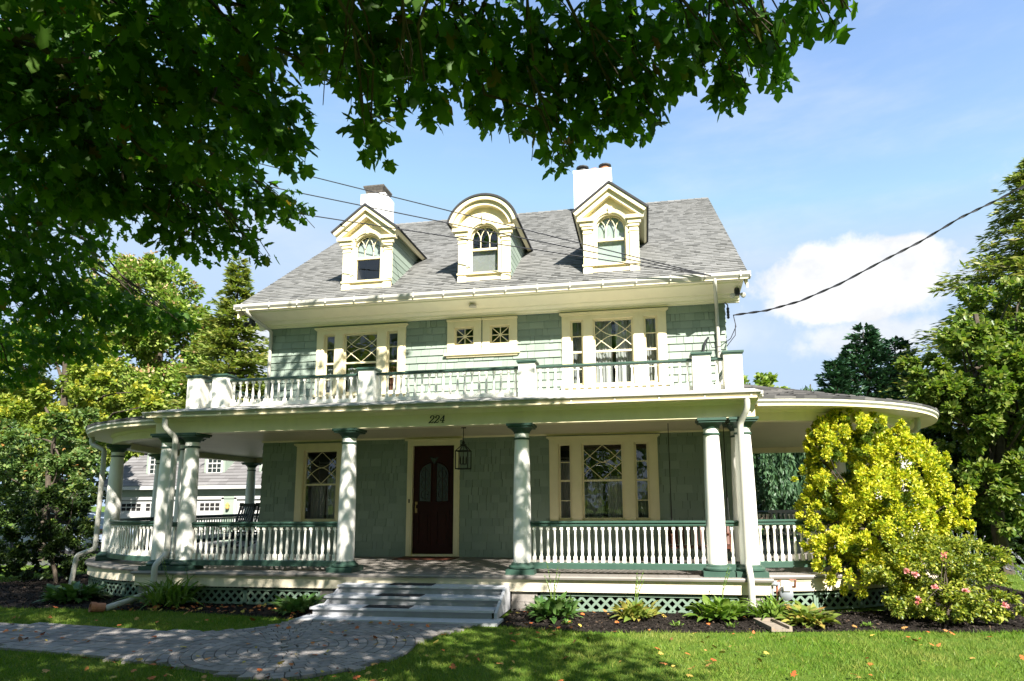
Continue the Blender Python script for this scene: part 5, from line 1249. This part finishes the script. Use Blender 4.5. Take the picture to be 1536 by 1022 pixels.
# splash block and pipe end
sb = MB().box(-.14, .14, -.32, .32, 0, .03).box(-.14, -.10, -.32, .32, .03, .065).box(.10, .14, -.32, .32, .03, .065).box(-.10, .10, .28, .32, .03, .065)
sb = sb.build('splash_block', M['concrete']); sb.location = (1.64, 9.46, .012); sb.rotation_euler.z = R(12); tag(sb, 'worn concrete splash block under the right downspout', 'splash block')
tb = MB().lathe([(.075, 0), (.07, .12), (.08, .13), (.08, .2), (.06, .2), (.055, .02)], (0, 0, 0), 14).build('clay_pipe', M['terracotta']); tb.location = (-8.80, 9.42, .07); tb.rotation_euler = (R(80), 0, R(-35)); tag(tb, 'short terracotta pipe at the end of the left downspout', 'pipe')
# utility wires
def wire(name, label, pts, r, mat='wire', sag=.0, n=24, group=None, braid=False):
    A, B_ = Vector(pts[0]), Vector(pts[-1])
    if len(pts) == 2:
        P = [A.lerp(B_, i/n)-Vector((0, 0, sag*4*(i/n)*(1-i/n))) for i in range(n+1)]
    else: P = [Vector(p) for p in pts]
    mb = MB(); mb.tube(P, r, 6)
    if braid:
        Q = []
        for i in range(len(P)-1):
            for j in range(10): Q.append(P[i].lerp(P[i+1], j/10))
        for ph in (0, math.pi): mb.tube([q+Vector((0, math.cos(k*.8+ph), math.sin(k*.8+ph)))*r*1.3 for k, q in enumerate(Q)], r*.8, 5)
    o = mb.build(name, M[mat]); tag(o, label, 'wire', group); return o
ATT = Vector((1.42, 12.5, 6.13))
wire('overhead_wire', 'thin utility wire crossing the sky above the dormers, highest of three', (ATT, at(100, 172, 12.2)+(at(100, 172, 12.2)-ATT)*.5), .011, sag=.02, group='utility wires in front of the roof')
wire('overhead_wire', 'thin utility wire crossing the left dormer roof, middle of three', (ATT, at(300, 257, 11.8)+(at(300, 257, 11.8)-ATT)*.5), .011, sag=.03, group='utility wires in front of the roof')
wire('overhead_wire', 'thin utility wire crossing the dormers, lowest of three', (ATT, at(300, 296, 11.4)+(at(300, 296, 11.4)-ATT)*.5), .011, sag=.03, group='utility wires in front of the roof')
pts = [at(u, v, Y) for u, v, Y in ((1100, 473, 13.3), (1150, 466, 13.0), (1200, 452, 12.7), (1260, 426, 12.4), (1325, 391, 12.1), (1380, 363, 11.9), (1440, 327, 11.6), (1490, 303, 11.4), (1560, 268, 11.1), (1680, 205, 10.6))]
wire('service_cable', 'twisted black service cable running from the right gable up past the cloud', pts, .012, n=20, braid=True)
def insulator():
    p = at(1092, 468, 13.35); o = MB(); o.lathe([(.012, -.15), (.03, -.13), (.03, -.11), (.02, -.1), (.03, -.08), (.03, -.05), (.02, -.04), (.03, -.02), (.03, .02), (.02, .03), (.03, .05), (.03, .08), (.012, .1), (.012, .16)], (p.x, p.y, p.z), 10)
    o.tube([(p.x, p.y, p.z+.15), (XR+.01, p.y+.06, p.z+.22)], .012, 6)
    tag(o.build('insulator', M['dark']), 'black ribbed insulator holding the cable at the right gable corner', 'insulator')
    q = [at(u, v, Y) for u, v, Y in ((1100, 473, 13.3), (1104, 490, 13.2), (1096, 508, 13.2), (1080, 520, 13.25), (1068, 522, 13.3), (1063, 508, 13.38))]
    w = MB().tube(q, .009, 6).tube([at(1103, 488, 13.2), at(1103, 503, 13.15), at(1090, 520, 13.2)], .008, 6)
    w.tube([at(u, v, 13.38) for u, v in ((1063, 506), (1058, 512), (1055, 528))], .022, 8)
    tag(w.build('drip_loop', M['wire']), 'loop of black wire hanging beside the right downspout', 'wire')
insulator()

# ---- garage behind the left wing
def garage():
    Y = 27.; x0, x1 = -25.6, -15.4; t = thing('garage', (-20.5, Y, 0), 'pale green three door garage with white doors seen through the left porch', 'garage')
    sd_ = paint('pale_green_siding', (.25, .31, .25), .6, .05, 2); wh = paint('garage_white', (.46, .46, .45), .5, .05); rg = island_mat('garage_shingles', [(0, (.11, .105, .105)), (1, (.17, .165, .165))], .9)
    D = ((-24.95, -22.35), (-22.05, -19.5), (-18.72, -16.1)); e = [x0]+[v for d in D for v in d]+[x1]; w = MB()
    for i in range(0, len(e), 2): w.box(e[i], e[i+1], Y, Y+.2, 0, 2.1)
    w.box(x0, x1, Y, Y+.2, 1.92, 2.46); w.box(x0, x0+.2, Y+.2, Y+7, 0, 2.46).box(x1-.2, x1, Y+.2, Y+7, 0, 2.46).box(x0, x1, Y+6.8, Y+7, 0, 2.46)
    for k in range(4): w.box(x0, x1, Y-.012, Y, 1.95+k*.13, 2.06+k*.13)
    w.build('wall', sd_, t)
    MB().box(x0-.3, x1+.3, Y-.35, Y+.02, 2.40, 2.56).build('eave_board', wh, t)
    rf = MB().add([(x0-.3, Y-.3, 2.56), (x1+.3, Y-.3, 2.56), (x1+.3, Y+3.5, 5.6), (x0-.3, Y+3.5, 5.6), (x1+.3, Y+7.3, 2.56), (x0-.3, Y+7.3, 2.56)], [(0, 1, 2, 3), (3, 2, 4, 5), (0, 3, 5), (1, 4, 2)])
    for k in range(20):
        f = lambda s: (Y-.32+3.8*s, 2.575+3.04*s); (ya, za), (yb, zb) = f(k/20), f((k+1)/20); x = x0-.3
        while x < x1+.3: xe = min(x1+.3, x+random.uniform(.3, .7)); rf.add([(x, ya, za+.015), (xe, ya, za+.015), (xe, yb, zb), (x, yb, zb)], [(0, 1, 2, 3)]); x = xe
    rf.build('roof', rg, t)
    for a, b_ in D:
        d = MB().box(a, b_, Y+.06, Y+.1, 0, 1.9); c = (a+b_)/2
        for q0, q1 in ((a, c-.02), (c+.02, b_)):
            d.box(q0+.03, q1-.03, Y+.045, Y+.06, .08, .62).box(q0+.03, q1-.03, Y+.045, Y+.06, .72, 1.25)
        do = d.build('garage_door', wh, t); 
        for q0, q1 in ((a, c-.02), (c+.02, b_)):
            gl = MB()
            n = 4; w_ = (q1-q0-.2)/n
            for i in range(n):
                for r_ in (0, 1): gl.box(q0+.1+i*w_+.03, q0+.1+(i+1)*w_-.03, Y+.04, Y+.058, 1.42+r_*.19, 1.56+r_*.19)
            gl.build('door_windows', M['black'], do)
        fr = MB().box(a-.12, a, Y-.02, Y, 0, 2.0).box(b_, b_+.12, Y-.02, Y, 0, 2.0).box(a-.12, b_+.12, Y-.02, Y, 1.92, 2.06).build('door_frame', wh, t)
    for xc in (-23.45, -20.3, -17.4):
        y0 = Y+.45; m_ = MB().box(xc-.55, xc+.55, y0, y0+3, 2.95, 4.25).prism([(xc-.55, 4.25), (xc+.55, 4.25), (xc, 4.95)], 'y', y0, y0+3.2); dm = m_.build('dormer', sd_, t)
        r_ = MB()
        for s in (-1, 1): r_.prism([(xc, 4.98), (xc+s*.72, 4.10), (xc+s*.72, 4.2), (xc, 5.08)], 'y', y0-.2, y0+3.3)
        r_.build('dormer_roof', rg, dm)
        wn = MB().box(xc-.42, xc-.34, y0-.03, y0, 3.12, 4.12).box(xc+.34, xc+.42, y0-.03, y0, 3.12, 4.12).box(xc-.34, xc+.34, y0-.03, y0, 4.04, 4.12).box(xc-.34, xc+.34, y0-.03, y0, 3.12, 3.2).box(xc-.34, xc+.34, y0-.03, y0, 3.60, 3.66)
        for q in (-.115, .115): wn.box(xc+q-.015, xc+q+.015, y0-.02, y0-.002, 3.2, 4.04)
        for q in (3.4, 3.85): wn.box(xc-.34, xc+.34, y0-.018, y0-.004, q-.015, q+.015)
        wn.build('window_frame', wh, dm); MB().box(xc-.34, xc+.34, y0-.006, y0-.001, 3.2, 4.04).build('pane', M['lead_glass'], dm)
    MB().lathe([(.03, 0), (.08, .05), (.08, .2), (.1, .22), (.02, .32)], (-19.1, Y-.12, 1.45), 8).box(-19.14, -19.06, Y-.1, Y, 1.52, 1.6).build('wall_lamp', M['brass'], t)
garage()
tag(MB().add([(-40, 14, .008), (-13.8, 16.5, .008), (-13.8, 27.2, .008), (-40, 27.2, .008)], [(0, 1, 2, 3)]).build('driveway', paint('asphalt_drive', (.07, .07, .072), .9, .3, 6)), kind='structure')
# ---- parked car, mostly hidden by the dark shrub
def car():
    t = thing('parked_car', (-21.3, 20.5, 0), 'silver blue parked car half hidden behind the dark shrub at the left edge', 'car', rz=0); pm = paint('silver_blue_car_paint', (.28, .34, .44), .22, .03, 1, 0, .7, 0)
    x0, y0 = -23.4, 19.6; prof = [(0, .35), (0, .8), (.15, .92), (1.0, 1.0), (1.75, 1.42), (2.3, 1.47), (3.3, 1.44), (3.95, 1.05), (4.3, .98), (4.4, .7), (4.4, .35)]
    MB().prism([(x0+a, z) for a, z in prof], 'y', y0, y0+1.75).build('body', pm, t)
    g_ = MB().prism([(x0+1.15, 1.03), (x0+1.8, 1.38), (x0+2.25, 1.42), (x0+2.25, 1.03)], 'y', y0-.006, y0).prism([(x0+2.33, 1.03), (x0+2.33, 1.42), (x0+3.2, 1.39), (x0+3.7, 1.06)], 'y', y0-.006, y0); g_.build('side_window', M['black'], t)
    for a in (.85, 3.5):
        for yy in (y0-.02, y0+1.57):
            w = MB().lathe([(.2, -.1), (.31, -.09), (.32, 0), (.31, .09), (.2, .1)], (0, 0, 0), 20); me = w.mesh('wheel', M['mat']); o = link('wheel', me, t, (x0+a, yy+.1, .32)); o.rotation_euler.x = R(90)
            w = MB().lathe([(.05, -.112), (.19, -.105), (.19, .1)], (0, 0, 0), 14); me = w.mesh('rim', M['meter']); q = link('rim', me, o, (0, 0, 0)); q.location = (0, 0, .0); q.rotation_euler.x = R(180) if yy < y0 else 0
    MB().box(x0-.02, x0+.05, y0+.15, y0+.5, .68, .82).build('headlight', M['gutter'], t); MB().box(x0+4.36, x0+4.42, y0+.1, y0+.4, .72, .88).build('tail_light', M['wood'], t)
car()
